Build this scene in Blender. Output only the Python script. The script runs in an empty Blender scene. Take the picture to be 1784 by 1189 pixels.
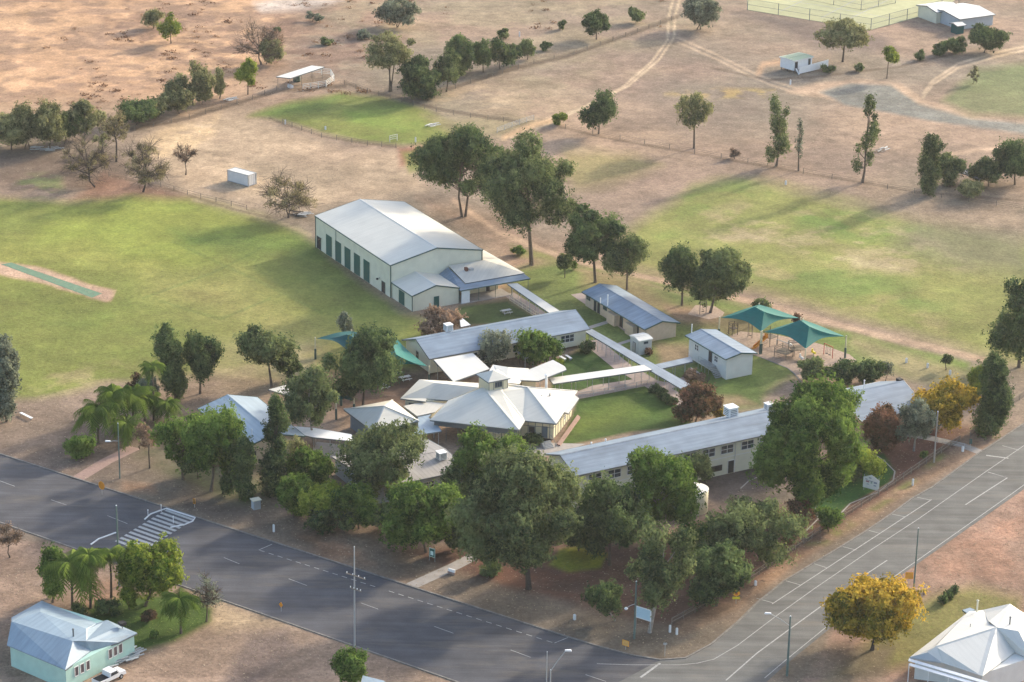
import bpy, math, random
import numpy as np
from mathutils import Vector, Matrix

# ------------------------------------------------------------------ camera, light, exposure
SC = bpy.context.scene
FPX, PITCH, ROLL, HC = 4755.14, 0.3679176, 0.01790455, 181.0
CX, CY = 892.0, 594.5
_F = np.array([0, math.cos(PITCH), -math.sin(PITCH)]); _R0 = np.array([1., 0, 0]); _U0 = np.cross(_R0, _F)
_R = math.cos(ROLL)*_R0 + math.sin(ROLL)*_U0; _U = -math.sin(ROLL)*_R0 + math.cos(ROLL)*_U0
cam_d = bpy.data.cameras.new('camera'); cam = bpy.data.objects.new('camera', cam_d)
SC.collection.objects.link(cam); SC.camera = cam
cam_d.sensor_width = 36; cam_d.lens = 36*FPX/1784; cam_d.clip_start = 1; cam_d.clip_end = 6000
M = Matrix.Identity(4)
for i in range(3):
    M[i][0] = _R[i]; M[i][1] = _U[i]; M[i][2] = -_F[i]
M[2][3] = HC
cam.matrix_world = M
SUN_AZ, SUN_EL = math.radians(45.5), math.radians(21)
w = bpy.data.worlds.new('World'); SC.world = w; w.use_nodes = True
nt = w.node_tree; bg = nt.nodes['Background']; sky = nt.nodes.new('ShaderNodeTexSky')
sky.sky_type = 'NISHITA'; sky.sun_disc = False; sky.sun_elevation = SUN_EL
sky.sun_rotation = math.pi/2 - SUN_AZ; sky.dust_density = 3.0; sky.ozone_density = 1.0; sky.air_density = 1.0
nt.links.new(sky.outputs[0], bg.inputs[0]); bg.inputs[1].default_value = 0.15
sl = bpy.data.lights.new('sun', 'SUN'); sl.energy = 2.15; sl.angle = math.radians(3.5); sl.color = (1, .88, .70)
so = bpy.data.objects.new('sun', sl); SC.collection.objects.link(so)
sd = Vector((math.cos(SUN_AZ)*math.cos(SUN_EL), math.sin(SUN_AZ)*math.cos(SUN_EL), math.sin(SUN_EL)))
so.rotation_euler = sd.to_track_quat('Z', 'Y').to_euler(); so.location = (100, 600, 300)
SC.view_settings.view_transform = 'Standard'; SC.view_settings.look = 'None'
SC.view_settings.exposure = 1.42; SC.view_settings.gamma = 1
SC.render.resolution_x = 1024; SC.render.resolution_y = 682
SC.render.engine = 'CYCLES'; SC.cycles.max_bounces = 5; SC.cycles.volume_bounces = 0
SC.cycles.transparent_max_bounces = 8

# ------------------------------------------------------------------ helpers
def G(x, y, z=0.0):
    "the point of the place at height z seen at photo pixel x, y"
    d = _F*FPX + _R*(x-CX) - _U*(y-CY); t = (z-HC)/d[2]
    return Vector((d[0]*t, d[1]*t, z))
def PXM(P):
    "photo pixels per metre at P (vertical, horizontal)"
    k = float(np.dot(np.array(P)-np.array([0, 0, HC]), _F))
    return FPX*math.cos(PITCH)/k, FPX/k
def U2(deg): return Vector((math.cos(math.radians(deg)), math.sin(math.radians(deg)), 0))
A, B = U2(119.7), U2(29.7)       # the school's two directions: towards the back, to the right
Z = Vector((0, 0, 1))
def srgb(r, g, b):
    f = lambda c: (c/255/12.92 if c/255 <= .04045 else ((c/255+.055)/1.055)**2.4)
    return (f(r), f(g), f(b), 1)

ORG = {}
def tag(o, label=None, cat=None, group=None, kind=None):
    if label: o['label'] = label
    if cat: o['category'] = cat
    if group: o['group'] = group
    if kind: o['kind'] = kind
    return o
def thing(name, loc, label, cat, group=None):
    o = bpy.data.objects.new(name, None); SC.collection.objects.link(o); o.location = loc
    o.empty_display_size = .5
    ORG[o.name] = Vector(loc); return tag(o, label, cat, group)

class MB:
    def __init__(s): s.v = []; s.f = []; s.m = []; s.cm = 0
    def poly(s, pts):
        n = len(s.v); s.v += [tuple(p) for p in pts]; s.f.append(tuple(range(n, n+len(pts)))); s.m.append(s.cm); return s
    def hexa(s, b, t):
        n = len(s.v); k = len(b); s.v += [tuple(p) for p in b] + [tuple(p) for p in t]
        s.f.append(tuple(n+i for i in reversed(range(k)))); s.f.append(tuple(n+k+i for i in range(k)))
        for i in range(k): j = (i+1) % k; s.f.append((n+i, n+j, n+k+j, n+k+i))
        s.m += [s.cm]*(k+2); return s
    def box(s, c, a, b, h, la, lb):
        "box on base centre c, axes a,b (unit), sizes la,lb,h"
        a = a*(la/2); b = b*(lb/2); c = Vector(c)
        base = [c-a-b, c+a-b, c+a+b, c-a+b]; return s.hexa(base, [p+Z*h for p in base])
    def prism(s, pts, z0, z1):
        return s.hexa([Vector((p[0], p[1], z0)) for p in pts], [Vector((p[0], p[1], z1)) for p in pts])
    def slab(s, pts, t):
        pts = [Vector(p) for p in pts]
        return s.hexa([p-Z*t for p in pts], pts)
    def tube(s, pts, rad, n=6):
        pts = [Vector(p) for p in pts]; base = len(s.v)
        for i, p in enumerate(pts):
            d = (pts[min(i+1, len(pts)-1)]-pts[max(i-1, 0)])
            if d.length < 1e-6: d = Z.copy()
            d.normalize(); x = d.orthogonal().normalized() if abs(d.z) < .9 else Vector((1, 0, 0)).cross(d).normalized().cross(d)
            x = (x - d*x.dot(d)).normalized(); y = d.cross(x); r = rad[i] if hasattr(rad, '__len__') else rad
            for k in range(n):
                a = 2*math.pi*k/n; s.v.append(tuple(p + x*(math.cos(a)*r) + y*(math.sin(a)*r)))
        for i in range(len(pts)-1):
            for k in range(n):
                s.f.append((base+i*n+k, base+i*n+(k+1) % n, base+(i+1)*n+(k+1) % n, base+(i+1)*n+k)); s.m.append(s.cm)
        s.f.append(tuple(base+k for k in reversed(range(n)))); s.f.append(tuple(base+(len(pts)-1)*n+k for k in range(n))); s.m += [s.cm]*2
        return s
    def bar(s, p, q, wd, h=None):
        p, q = Vector(p), Vector(q); h = h or wd; d = (q-p).normalized()
        x = d.cross(Z); x = x.normalized() if x.length > 1e-4 else Vector((1, 0, 0)); y = x.cross(d)
        x *= wd/2; y *= h/2
        return s.hexa([p-x-y, p+x-y, p+x+y, p-x+y], [q-x-y, q+x-y, q+x+y, q-x+y])
    def cyl(s, c, r, h, n=16, r2=None):
        c = Vector(c); r2 = r if r2 is None else r2
        return s.hexa([c+Vector((math.cos(t), math.sin(t), 0))*r for t in [2*math.pi*k/n for k in range(n)]],
                      [c+Vector((math.cos(t)*r2, math.sin(t)*r2, h)) for t in [2*math.pi*k/n for k in range(n)]])
    def build(s, name, mat, parent=None, smooth=False):
        me = bpy.data.meshes.new(name); o = bpy.data.objects.new(name, me)
        org = ORG[parent.name] if parent else Vector((0, 0, 0))
        if not parent and s.v:
            vs = np.array(s.v); org = Vector((float(vs[:, 0].mean()), float(vs[:, 1].mean()), float(vs[:, 2].min()))); o.location = org
        me.from_pydata([(x-org.x, y-org.y, z-org.z) for x, y, z in s.v], [], s.f)
        for m in (mat if isinstance(mat, (list, tuple)) else [mat]): me.materials.append(m)
        if s.cm or any(s.m): me.polygons.foreach_set('material_index', s.m)
        if smooth: me.polygons.foreach_set('use_smooth', [True]*len(me.polygons))
        me.update(); SC.collection.objects.link(o)
        if parent: o.parent = parent
        ORG[o.name] = org; return o
def copy_tree(o, loc, rz, label, parent=None):
    c = o.copy(); SC.collection.objects.link(c); ORG[c.name] = ORG[o.name]
    if parent: c.parent = parent
    else:
        c.location = loc; c.rotation_euler.z = rz
        if label: c['label'] = label
    for ch in list(o.children): copy_tree(ch, None, 0, None, c)
    return c

# ------------------------------------------------------------------ materials
def mat(name, col, rough=.8, noise=.15, nscale=1.5, spec=.3, bump=0, metal=0, fine=0):
    m = bpy.data.materials.new(name); m.use_nodes = True; t = m.node_tree; b = t.nodes['Principled BSDF']
    b.inputs['Roughness'].default_value = rough; b.inputs['Specular IOR Level'].default_value = spec; b.inputs['Metallic'].default_value = metal
    tc = t.nodes.new('ShaderNodeTexCoord'); n = t.nodes.new('ShaderNodeTexNoise'); n.inputs['Scale'].default_value = nscale
    n.inputs['Detail'].default_value = 6; t.links.new(tc.outputs['Object'], n.inputs['Vector'])
    r = t.nodes.new('ShaderNodeMapRange'); r.inputs[1].default_value = .25; r.inputs[2].default_value = .75
    r.inputs[3].default_value = 1-noise; r.inputs[4].default_value = 1+noise*.6; t.links.new(n.outputs[0], r.inputs[0])
    mx = t.nodes.new('ShaderNodeVectorMath'); mx.operation = 'SCALE'; mx.inputs[0].default_value = col[:3]
    t.links.new(r.outputs[0], mx.inputs['Scale']); t.links.new(mx.outputs[0], b.inputs['Base Color'])
    if bump:
        bp = t.nodes.new('ShaderNodeBump'); bp.inputs['Strength'].default_value = bump; t.links.new(n.outputs[0], bp.inputs['Height']); t.links.new(bp.outputs[0], b.inputs['Normal'])
    return m
def roofmat(name, col, ang, rough=.55, contrast=.06, dirt=.12):
    "sheet metal: sheets side by side, ribs run down the slope (direction ang in degrees)"
    m = bpy.data.materials.new(name); m.use_nodes = True; t = m.node_tree; b = t.nodes['Principled BSDF']
    b.inputs['Roughness'].default_value = rough; b.inputs['Specular IOR Level'].default_value = .4
    tc = t.nodes.new('ShaderNodeTexCoord'); mp = t.nodes.new('ShaderNodeMapping'); mp.inputs['Rotation'].default_value[2] = -math.radians(ang)
    t.links.new(tc.outputs['Object'], mp.inputs[0])
    wv = t.nodes.new('ShaderNodeTexWave'); wv.bands_direction = 'Y'; wv.inputs['Scale'].default_value = .42; wv.inputs['Distortion'].default_value = .0
    t.links.new(mp.outputs[0], wv.inputs[0])
    m2 = t.nodes.new('ShaderNodeMapping'); m2.inputs['Scale'].default_value = (.12, 1.3, .5); t.links.new(mp.outputs[0], m2.inputs[0])
    n = t.nodes.new('ShaderNodeTexNoise'); n.inputs['Scale'].default_value = 1.2; n.inputs['Detail'].default_value = 5; t.links.new(m2.outputs[0], n.inputs[0])
    n2 = t.nodes.new('ShaderNodeTexNoise'); n2.inputs['Scale'].default_value = .35; n2.inputs['Detail'].default_value = 8; t.links.new(tc.outputs['Object'], n2.inputs[0])
    def rng(src, lo, hi, a=.3, c=.7):
        r = t.nodes.new('ShaderNodeMapRange'); r.inputs[1].default_value = a; r.inputs[2].default_value = c; r.inputs[3].default_value = lo; r.inputs[4].default_value = hi
        t.links.new(src, r.inputs[0]); return r.outputs[0]
    def mul(a, c):
        k = t.nodes.new('ShaderNodeMath'); k.operation = 'MULTIPLY'; t.links.new(a, k.inputs[0]); t.links.new(c, k.inputs[1]); return k.outputs[0]
    f = mul(mul(rng(wv.outputs[0], 1-contrast, 1.0, 0, .25), rng(n.outputs[0], 1-dirt, 1+dirt*.5)), rng(n2.outputs[0], 1-dirt, 1+dirt*.4))
    mx = t.nodes.new('ShaderNodeVectorMath'); mx.operation = 'SCALE'; mx.inputs[0].default_value = col[:3]
    t.links.new(f, mx.inputs['Scale']); t.links.new(mx.outputs[0], b.inputs['Base Color'])
    return m
def leafmat(name, dark, light, transl=.35):
    m = bpy.data.materials.new(name); m.use_nodes = True; t = m.node_tree; t.nodes.remove(t.nodes['Principled BSDF'])
    at = t.nodes.new('ShaderNodeAttribute'); at.attribute_name = 'tint'; oi = t.nodes.new('ShaderNodeObjectInfo')
    ad = t.nodes.new('ShaderNodeMath'); ad.operation = 'MULTIPLY_ADD'; ad.inputs[1].default_value = .3; t.links.new(oi.outputs['Random'], ad.inputs[0]); t.links.new(at.outputs['Fac'], ad.inputs[2])
    mx = t.nodes.new('ShaderNodeMix'); mx.data_type = 'RGBA'; mx.inputs[6].default_value = dark; mx.inputs[7].default_value = light; t.links.new(ad.outputs[0], mx.inputs[0])
    d = t.nodes.new('ShaderNodeBsdfDiffuse'); tr = t.nodes.new('ShaderNodeBsdfTranslucent'); ms = t.nodes.new('ShaderNodeMixShader'); ms.inputs[0].default_value = transl
    t.links.new(mx.outputs[2], d.inputs[0]); t.links.new(mx.outputs[2], tr.inputs[0]); t.links.new(d.outputs[0], ms.inputs[1]); t.links.new(tr.outputs[0], ms.inputs[2])
    t.links.new(ms.outputs[0], t.nodes['Material Output'].inputs[0]); return m
L = {
 'gum':  leafmat('leaf_gum', (.048, .076, .036, 1), (.240, .285, .115, 1), .36),
 'dark': leafmat('leaf_dark', (.030, .060, .030, 1), (.170, .230, .085, 1), .33),
 'green': leafmat('leaf_green', (.036, .080, .020, 1), (.205, .300, .065, 1), .34),
 'lime': leafmat('leaf_lime', (.070, .125, .020, 1), (.36, .41, .07, 1), .35),
 'olive': leafmat('leaf_olive', (.090, .105, .050, 1), (.40, .39, .18, 1), .36),
 'grey': leafmat('leaf_grey', (.085, .105, .075, 1), (.33, .36, .25, 1), .35),
 'red':  leafmat('leaf_red', (.060, .060, .030, 1), (.29, .15, .095, 1), .28),
 'gold': leafmat('leaf_gold', (.12, .12, .02, 1), (.68, .46, .07, 1), .32),
 'drab': leafmat('leaf_drab', (.11, .095, .05, 1), (.38, .33, .17, 1), .3),
 'pink': leafmat('leaf_pink', (.15, .10, .065, 1), (.42, .29, .20, 1), .28),
 'palm': leafmat('leaf_palm', (.035, .075, .015, 1), (.20, .27, .05, 1), .3),
}
BARK = mat('bark_brown', (.13, .10, .075), .9, .4, 3); BARKP = mat('bark_pale', (.33, .29, .25), .9, .35, 3); BARKD = mat('bark_dark', (.07, .055, .045), .9, .4, 3)
CREAM = mat('wall_cream', (.68, .65, .51), .7, .10, .6); CREAMY = mat('wall_pale_yellow', (.66, .60, .42), .7, .10, .6); WHITEW = mat('wall_white', (.66, .66, .62), .7, .10, .6)
TANW = mat('wall_tan_brick', (.46, .33, .23), .85, .18, 3); TANW2 = mat('wall_tan_block', (.52, .42, .31), .85, .12, 1.5); MINT = mat('wall_mint', (.42, .62, .54), .7, .1, .8); GREYW = mat('wall_grey_blue', (.40, .44, .47), .7, .1, .8)
TRIM = mat('trim_dark_green', (.05, .10, .09), .6, .1); TRIMG = mat('trim_grey', (.13, .15, .16), .6, .1); TRIMW = mat('trim_white', (.72, .71, .68), .6, .08)
DOORG = mat('door_dark_green', (.025, .105, .085), .55, .12, 2); DOORD = mat('door_dark', (.04, .035, .035), .7, .2); DOORB = mat('door_blue_grey', (.12, .16, .19), .6, .1)
GLASS = mat('window_glass', (.035, .05, .065), .15, .2, 2, .6)
CONC = mat('concrete', (.34, .31, .28), .9, .2, 1.0); PATHP = mat('path_pink_concrete', (.36, .29, .26), .9, .15, 1.2); BRICKP = mat('path_brick', (.33, .22, .18), .9, .2, 2)
STEEL = mat('galvanised_steel', (.42, .43, .43), .5, .1, 2, .5, 0, .3); WOODP = mat('post_timber', (.20, .17, .14), .9, .3, 2); POLEG = mat('pole_green_grey', (.12, .17, .15), .85, .2, 2)
PAINT = mat('road_paint', (.36, .36, .345), .7, .35, 2.5); WHITE = mat('white_paint', (.78, .78, .77), .5, .06); BLACK = mat('black_rubber', (.02, .02, .02), .7, .1)
ORANGE = mat('sign_orange', (.85, .33, .03), .5, .05); YELLOW = mat('sign_yellow', (.85, .72, .05), .5, .05); REDM = mat('red_paint', (.45, .07, .05), .5, .1); BLUEM = mat('blue_paint', (.12, .2, .5), .5, .1)
TEAL = mat('shade_cloth_teal', (.008, .13, .115), .75, .12, 1.2, .2); TEALD = mat('shade_cloth_dark_teal', (.008, .085, .088), .75, .12, 1.2, .2)
SLIDE = mat('plastic_orange', (.8, .32, .05), .4, .05); EARTHM = mat('earth_red', (.30, .17, .11), .95, .3, 2)
R_WHITE_A = roofmat('roof_offwhite', (.61, .59, .515), 29.7, .6, .04, .06); R_WHITE_B = roofmat('roof_offwhite_cross', (.70, .68, .61), 119.7, .6, .04, .06)
R_CREAM = roofmat('roof_cream', (.55, .53, .47), 75, .6, .05, .07)
R_GREY_A = roofmat('roof_zinc', (.20, .265, .335), 29.7, .5, .09, .2); R_GREY_B = roofmat('roof_zinc_cross', (.235, .28, .325), 119.7, .5, .07, .18)
R_BROWN = roofmat('roof_weathered', (.33, .31, .285), 119.7, .6, .16, .16); R_BLUE = roofmat('roof_pale_blue', (.30, .38, .44), 119.7, .5)
R_HOUSE = roofmat('roof_house_blue', (.26, .34, .40), 60, .5); R_LIGHT = roofmat('roof_light', (.61, .60, .55), 119.7, .55, .03, .05)

# ------------------------------------------------------------------ ground
rs = np.random.RandomState(7)
_lat = rs.rand(256, 256)
def vnoise(x, y, s, o=0):
    x = x/s + 37.3*o + 1000; y = y/s + 91.7*o + 1000
    xi = np.floor(x).astype(int); yi = np.floor(y).astype(int); fx = x-xi; fy = y-yi
    fx = fx*fx*(3-2*fx); fy = fy*fy*(3-2*fy); g = lambda a, b: _lat[(xi+a) % 256, (yi+b) % 256]
    return (g(0, 0)*(1-fx)+g(1, 0)*fx)*(1-fy) + (g(0, 1)*(1-fx)+g(1, 1)*fx)*fy
def fbm(x, y, s, o=0, n=4):
    r = 0; a = .5; t = 0
    for k in range(n): r = r + a*vnoise(x, y, s/2**k, o+k); t += a; a *= .55
    return r/t
def axis(lo, hi, step, out, n):
    inner = np.arange(lo, hi+step, step); e = np.linspace(0, 1, n+1)[1:]**2.2
    return np.concatenate([(lo-(out*e))[::-1], inner, inner[-1]+out*e])
gx = axis(-150, 150, .5, 2500, 22); gy = axis(322, 760, .55, 2600, 22)
X, Y = np.meshgrid(gx, gy); X = X.ravel(); Y = Y.ravel()
dx, dy, dz = X, Y, -HC
kk = dx*_F[0]+dy*_F[1]+dz*_F[2]; kk = np.maximum(kk, 1.0)
PXx = CX + FPX*(dx*_R[0]+dy*_R[1]+dz*_R[2])/kk; PXy = CY - FPX*(dx*_U[0]+dy*_U[1]+dz*_U[2])/kk
wx = (fbm(X, Y, 16, 1)-.5)*34; wy = (fbm(X, Y, 16, 9)-.5)*24
def sd_poly(px, py, pts):
    d = np.full(px.shape, 1e9); ins = np.zeros(px.shape, bool); n = len(pts)
    for i in range(n):
        x1, y1 = pts[i]; x2, y2 = pts[(i+1) % n]; ex, ey = x2-x1, y2-y1; l = ex*ex+ey*ey+1e-9
        t = np.clip(((px-x1)*ex+(py-y1)*ey)/l, 0, 1); d = np.minimum(d, np.hypot(px-x1-t*ex, py-y1-t*ey))
        c = (y1 > py) != (y2 > py); xin = (x2-x1)*(py-y1)/((y2-y1) if y2 != y1 else 1e-9)+x1; ins ^= c & (px < xin)
    return np.where(ins, -d, d)
def sd_line(px, py, pts):
    d = np.full(px.shape, 1e9)
    for (x1, y1), (x2, y2) in zip(pts, pts[1:]):
        ex, ey = x2-x1, y2-y1; l = ex*ex+ey*ey+1e-9; t = np.clip(((px-x1)*ex+(py-y1)*ey)/l, 0, 1)
        d = np.minimum(d, np.hypot(px-x1-t*ex, py-y1-t*ey))
    return d
C = np.zeros((len(X), 3)); GR = np.zeros(len(X))
def lin(c): return np.array(srgb(*c)[:3])
def paint(c, m, grass=0):
    global C, GR
    m = np.clip(m, 0, 1)[:, None]; C = C*(1-m) + lin(c)*m; GR = GR*(1-m[:, 0]) + grass*m[:, 0]
def patch(c, pts, soft=14, op=1, warp=1, grass=0, brk=0, bs=9, o=3):
    d = sd_poly(PXx+wx*warp, PXy+wy*warp, pts); m = np.clip(.5-d/soft, 0, 1)*op
    if brk: m = m*np.clip((fbm(X, Y, bs, o)-(.5-.0))*6*brk+1-.6*brk, 0, 1)
    paint(c, m, grass)
def track(c, pts, wd, soft=5, op=1, warp=.15):
    paint(c, np.clip((wd/2-sd_line(PXx+wx*warp, PXy+wy*warp, pts))/soft+.5, 0, 1)*op)
# colours below are sRGB albedo values
DIRT = (150, 124, 104); DRY = (146, 128, 104); GRN = (112, 120, 62); GRN2 = (92, 112, 56); OLV = (124, 124, 78); PALE = (186, 158, 130); PINK = (158, 126, 108); LIT = (112, 78, 64)
paint(DIRT, np.ones(len(X)))
n1 = fbm(X, Y, 40, 2); n2 = fbm(X, Y, 9, 5); n3 = fbm(X, Y, 3.5, 8)
paint((136, 118, 100), (n1-.45)*4)
paint((166, 136, 112), (.47-n1)*4*(PXy < 500))
patch((196, 152, 116), [(-300, -200), (420, -200), (520, 60), (420, 150), (330, 190), (200, 190), (-300, 200)], 70)                   # warm bare paddock, top left
patch((150, 118, 96), [(-300, -200), (640, -200), (700, 60), (480, 190), (230, 170), (-300, 230)], 70, .8, 1.5, 0, 1, 6)
patch((120, 92, 78), [(150, 20), (640, 10), (640, 130), (420, 120), (250, 100)], 40, .7, 1.5, 0, 1.2, 7)
patch((150, 132, 104), [(560, -40), (1250, -40), (1180, 90), (900, 210), (700, 180), (560, 100)], 50, .6, 1, 0, .8, 12)
patch((128, 106, 92), [(1060, 90), (1180, 60), (1280, 130), (1340, 200), (1500, 200), (1784, 260), (1784, 340), (1500, 330), (1050, 270), (1060, 200)], 50, .55, 1, 0, .6, 14)
patch((176, 148, 118), [(720, 140), (900, 140), (1000, 190), (920, 215), (760, 190)], 30, .6, 1, 0, 1, 5)
patch((160, 140, 92), [(1160, 165), (1260, 152), (1350, 155), (1330, 168), (1240, 172)], 10, .9, .6, 1, .8, 4)
# yard behind the hall
patch((184, 154, 124), [(225, 235), (330, 205), (440, 200), (600, 262), (730, 262), (740, 330), (640, 345), (545, 365), (440, 350), (330, 330), (300, 300)], 30, .85, 1)
patch((208, 172, 132), [(240, 240), (300, 215), (385, 205), (370, 235), (330, 262), (270, 270)], 14, .9, 1, 0, .8, 5)
patch((140, 120, 98), [(430, 270), (600, 285), (720, 300), (690, 335), (560, 340), (440, 320)], 40, .5, 1)
patch((150, 96, 74), [(690, 258), (745, 255), (750, 275), (700, 290)], 12, .8)
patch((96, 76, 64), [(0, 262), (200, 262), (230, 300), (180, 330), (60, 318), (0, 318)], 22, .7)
patch((132, 90, 70), [(180, 300), (290, 322), (400, 360), (200, 350), (120, 345)], 14, .6)
# small paddock
patch(GRN, [(432, 205), (500, 180), (592, 160), (665, 170), (735, 190), (810, 222), (800, 240), (740, 252), (640, 250), (560, 232), (500, 214)], 12, 1, .5, 1)
patch((92, 118, 58), [(440, 202), (510, 180), (600, 165), (560, 190), (480, 205)], 14, .7, .5, 1)
patch((112, 134, 62), [(600, 190), (700, 195), (760, 225), (700, 250), (620, 235)], 18, .8, 1, 1, .5)
patch((148, 130, 96), [(730, 200), (900, 205), (960, 215), (880, 240), (800, 235)], 16, .8, .6)
patch((108, 122, 60), [(700, 268), (748, 262), (752, 292), (715, 300)], 10, .8, .5, 1)
# left oval
patch(GRN, [(-200, 330), (60, 345), (140, 352), (230, 340), (330, 348), (420, 372), (500, 398), (552, 432), (700, 545), (760, 565), (735, 640), (640, 660), (560, 655), (480, 660), (380, 662), (300, 672), (180, 668), (60, 695), (-200, 700)], 20, 1, .8, 1)
patch((128, 138, 66), [(150, 352), (330, 350), (450, 380), (520, 420), (420, 430), (300, 470), (180, 440), (60, 420), (100, 370)], 40, .9, 1, 1)
patch((88, 114, 54), [(300, 400), (520, 400), (560, 440), (430, 440), (330, 430)], 26, .7, 1, 1)
patch((90, 112, 52), [(80, 560), (260, 530), (300, 600), (240, 640), (120, 640), (60, 600)], 40, .55, 1, 1, .8, 14)
patch((140, 134, 80), [(260, 480), (420, 480), (520, 540), (620, 600), (520, 640), (380, 560), (250, 520)], 60, .75, 1, .7)
patch((150, 136, 96), [(380, 590), (560, 600), (560, 660), (400, 680), (380, 640)], 30, .5, 1, .4)
patch((158, 140, 104), [(60, 640), (300, 625), (520, 600), (640, 640), (560, 668), (300, 690), (60, 700)], 34, .6, 1, .3, 1, 8)
patch((142, 142, 74), [(-100, 430), (160, 430), (260, 470), (60, 460), (-100, 520)], 50, .6, 1, .7)
patch((110, 130, 72), [(20, 305), (100, 305), (110, 330), (40, 340)], 16, .6, 1, 1, 1, 4)
track((178, 156, 120), [(340, 349), (420, 366), (500, 392), (540, 410)], 6, 5, .6)
for p in ([(300, 420), (430, 480), (560, 545)], [(250, 520), (370, 475), (460, 430)], [(280, 526), (385, 556), (470, 520)]): track((96, 108, 56), p, 3, 3, .45)
track((196, 158, 132), [(-20, 464), (60, 478), (130, 500), (185, 516)], 22, 6, .95, .6)
patch((186, 148, 124), [(160, 498), (200, 508), (190, 526), (150, 520)], 8, .9, .5)
# dirt south-west of the oval
patch((134, 112, 96), [(-200, 690), (60, 695), (180, 668), (260, 672), (240, 800), (130, 830), (-200, 790)], 26, .9)
patch((148, 122, 100), [(240, 655), (560, 655), (600, 700), (500, 740), (420, 700), (300, 720)], 20, .6, 1)
# between the trees, far right of hall
patch((140, 112, 92), [(730, 345), (860, 380), (1000, 440), (1000, 520), (930, 500), (850, 420), (760, 380)], 26, .8)
patch((112, 124, 64), [(890, 425), (960, 440), (960, 455), (900, 445)], 14, .7, 1, 1)
patch((124, 120, 72), [(985, 260), (1100, 270), (1150, 290), (1080, 320), (1000, 330), (980, 300)], 24, .7, 1, .8)
patch((150, 122, 104), [(1000, 330), (1180, 300), (1260, 310), (1100, 380), (1010, 400)], 30, .6)
# right field
patch((122, 126, 72), [(1110, 388), (1200, 328), (1262, 314), (1330, 318), (1440, 342), (1560, 372), (1700, 400), (1900, 440), (1900, 660), (1700, 612), (1500, 560), (1400, 530), (1290, 500), (1100, 470), (1060, 440)], 30, 1, 1, 1)
patch((96, 122, 56), [(1110, 392), (1200, 330), (1290, 322), (1330, 335), (1220, 380), (1150, 410)], 24, .8, 1, 1, .7, 9)
patch((96, 124, 58), [(1380, 350), (1500, 372), (1620, 400), (1500, 420), (1380, 390)], 30, .75, 1, 1, .9, 9)
patch((94, 120, 58), [(1280, 440), (1480, 450), (1600, 500), (1700, 560), (1500, 530), (1300, 480)], 40, .6, 1, 1, .9, 12)
patch((166, 146, 112), [(1150, 380), (1300, 350), (1480, 360), (1620, 410), (1700, 470), (1600, 480), (1420, 420), (1250, 410)], 26, .6, 1.3, .3, 1.3, 6, 17)
patch((160, 142, 104), [(1180, 440), (1400, 470), (1620, 540), (1700, 590), (1500, 545), (1300, 500)], 30, .5, 1.3, .4, 1.4, 7, 19)
patch((168, 148, 116), [(1230, 400), (1330, 400), (1440, 430), (1560, 450), (1600, 480), (1500, 470), (1350, 430), (1230, 420)], 20, .75, .8, .3, .8, 7)
patch((110, 100, 84), [(1600, 380), (1800, 380), (1800, 480), (1680, 470), (1560, 430)], 50, .6)
patch((154, 128, 104), [(1500, 320), (1784, 350), (1784, 400), (1640, 390), (1520, 360)], 26, .6)
# strips beside the sports field
patch(GRN2, [(900, 470), (960, 455), (1080, 470), (1120, 480), (1300, 530), (1500, 590), (1700, 640), (1700, 690), (1560, 650), (1400, 640), (1320, 700), (1190, 720), (1010, 700), (1000, 600), (880, 500)], 20, .9, .7, 1)
patch((138, 112, 88), [(1000, 470), (1110, 490), (1180, 530), (1330, 560), (1300, 590), (1190, 560), (1090, 520), (1010, 500)], 22, .6, 1, .2)
patch((96, 116, 56), [(1420, 570), (1550, 600), (1690, 632), (1680, 645), (1540, 622), (1410, 590)], 8, .9, .4, 1)
patch((152, 130, 102), [(1480, 592), (1600, 622), (1710, 655), (1720, 690), (1640, 680), (1560, 640), (1470, 605)], 16, .6, 1, .2)
track((176, 144, 118), [(790, 350), (870, 405), (970, 445), (1060, 470), (1140, 487), (1250, 513), (1340, 533), (1420, 555), (1520, 583), (1620, 604), (1740, 634)], 9, 5, .95)
track((158, 128, 104), [(1000, 470), (1100, 488), (1200, 515)], 4, 5, .5)
patch((150, 118, 96), [(1160, 530), (1240, 545), (1250, 560), (1180, 560)], 12, .8)
# school lawns
patch((62, 82, 44), [(800, 534), (885, 522), (935, 552), (870, 566), (800, 570), (770, 560)], 8, .95, .3, 1)
patch((64, 86, 38), [(1005, 695), (1125, 672), (1185, 706), (1210, 742), (1100, 752), (975, 780)], 6, 1, .2, 1)
patch((98, 112, 50), [(1010, 720), (1090, 705), (1130, 715), (1050, 745), (990, 765)], 30, .7, 1, 1)
patch((58, 82, 40), [(985, 620), (1030, 600), (1120, 655), (1100, 665), (960, 690), (960, 650)], 8, 1, .2, 1)
patch((76, 96, 48), [(1190, 690), (1260, 670), (1330, 640), (1330, 710), (1240, 720)], 14, .9, .6, 1)
patch((160, 128, 104), [(1135, 600), (1195, 600), (1215, 625), (1150, 640)], 14, .7, .6)
patch((160, 130, 104), [(1235, 690), (1290, 690), (1320, 705), (1240, 712)], 10, .6, .6)
patch((96, 72, 60), [(560, 640), (700, 640), (760, 680), (700, 700), (600, 720), (520, 700)], 16, .8, .6)
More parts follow.
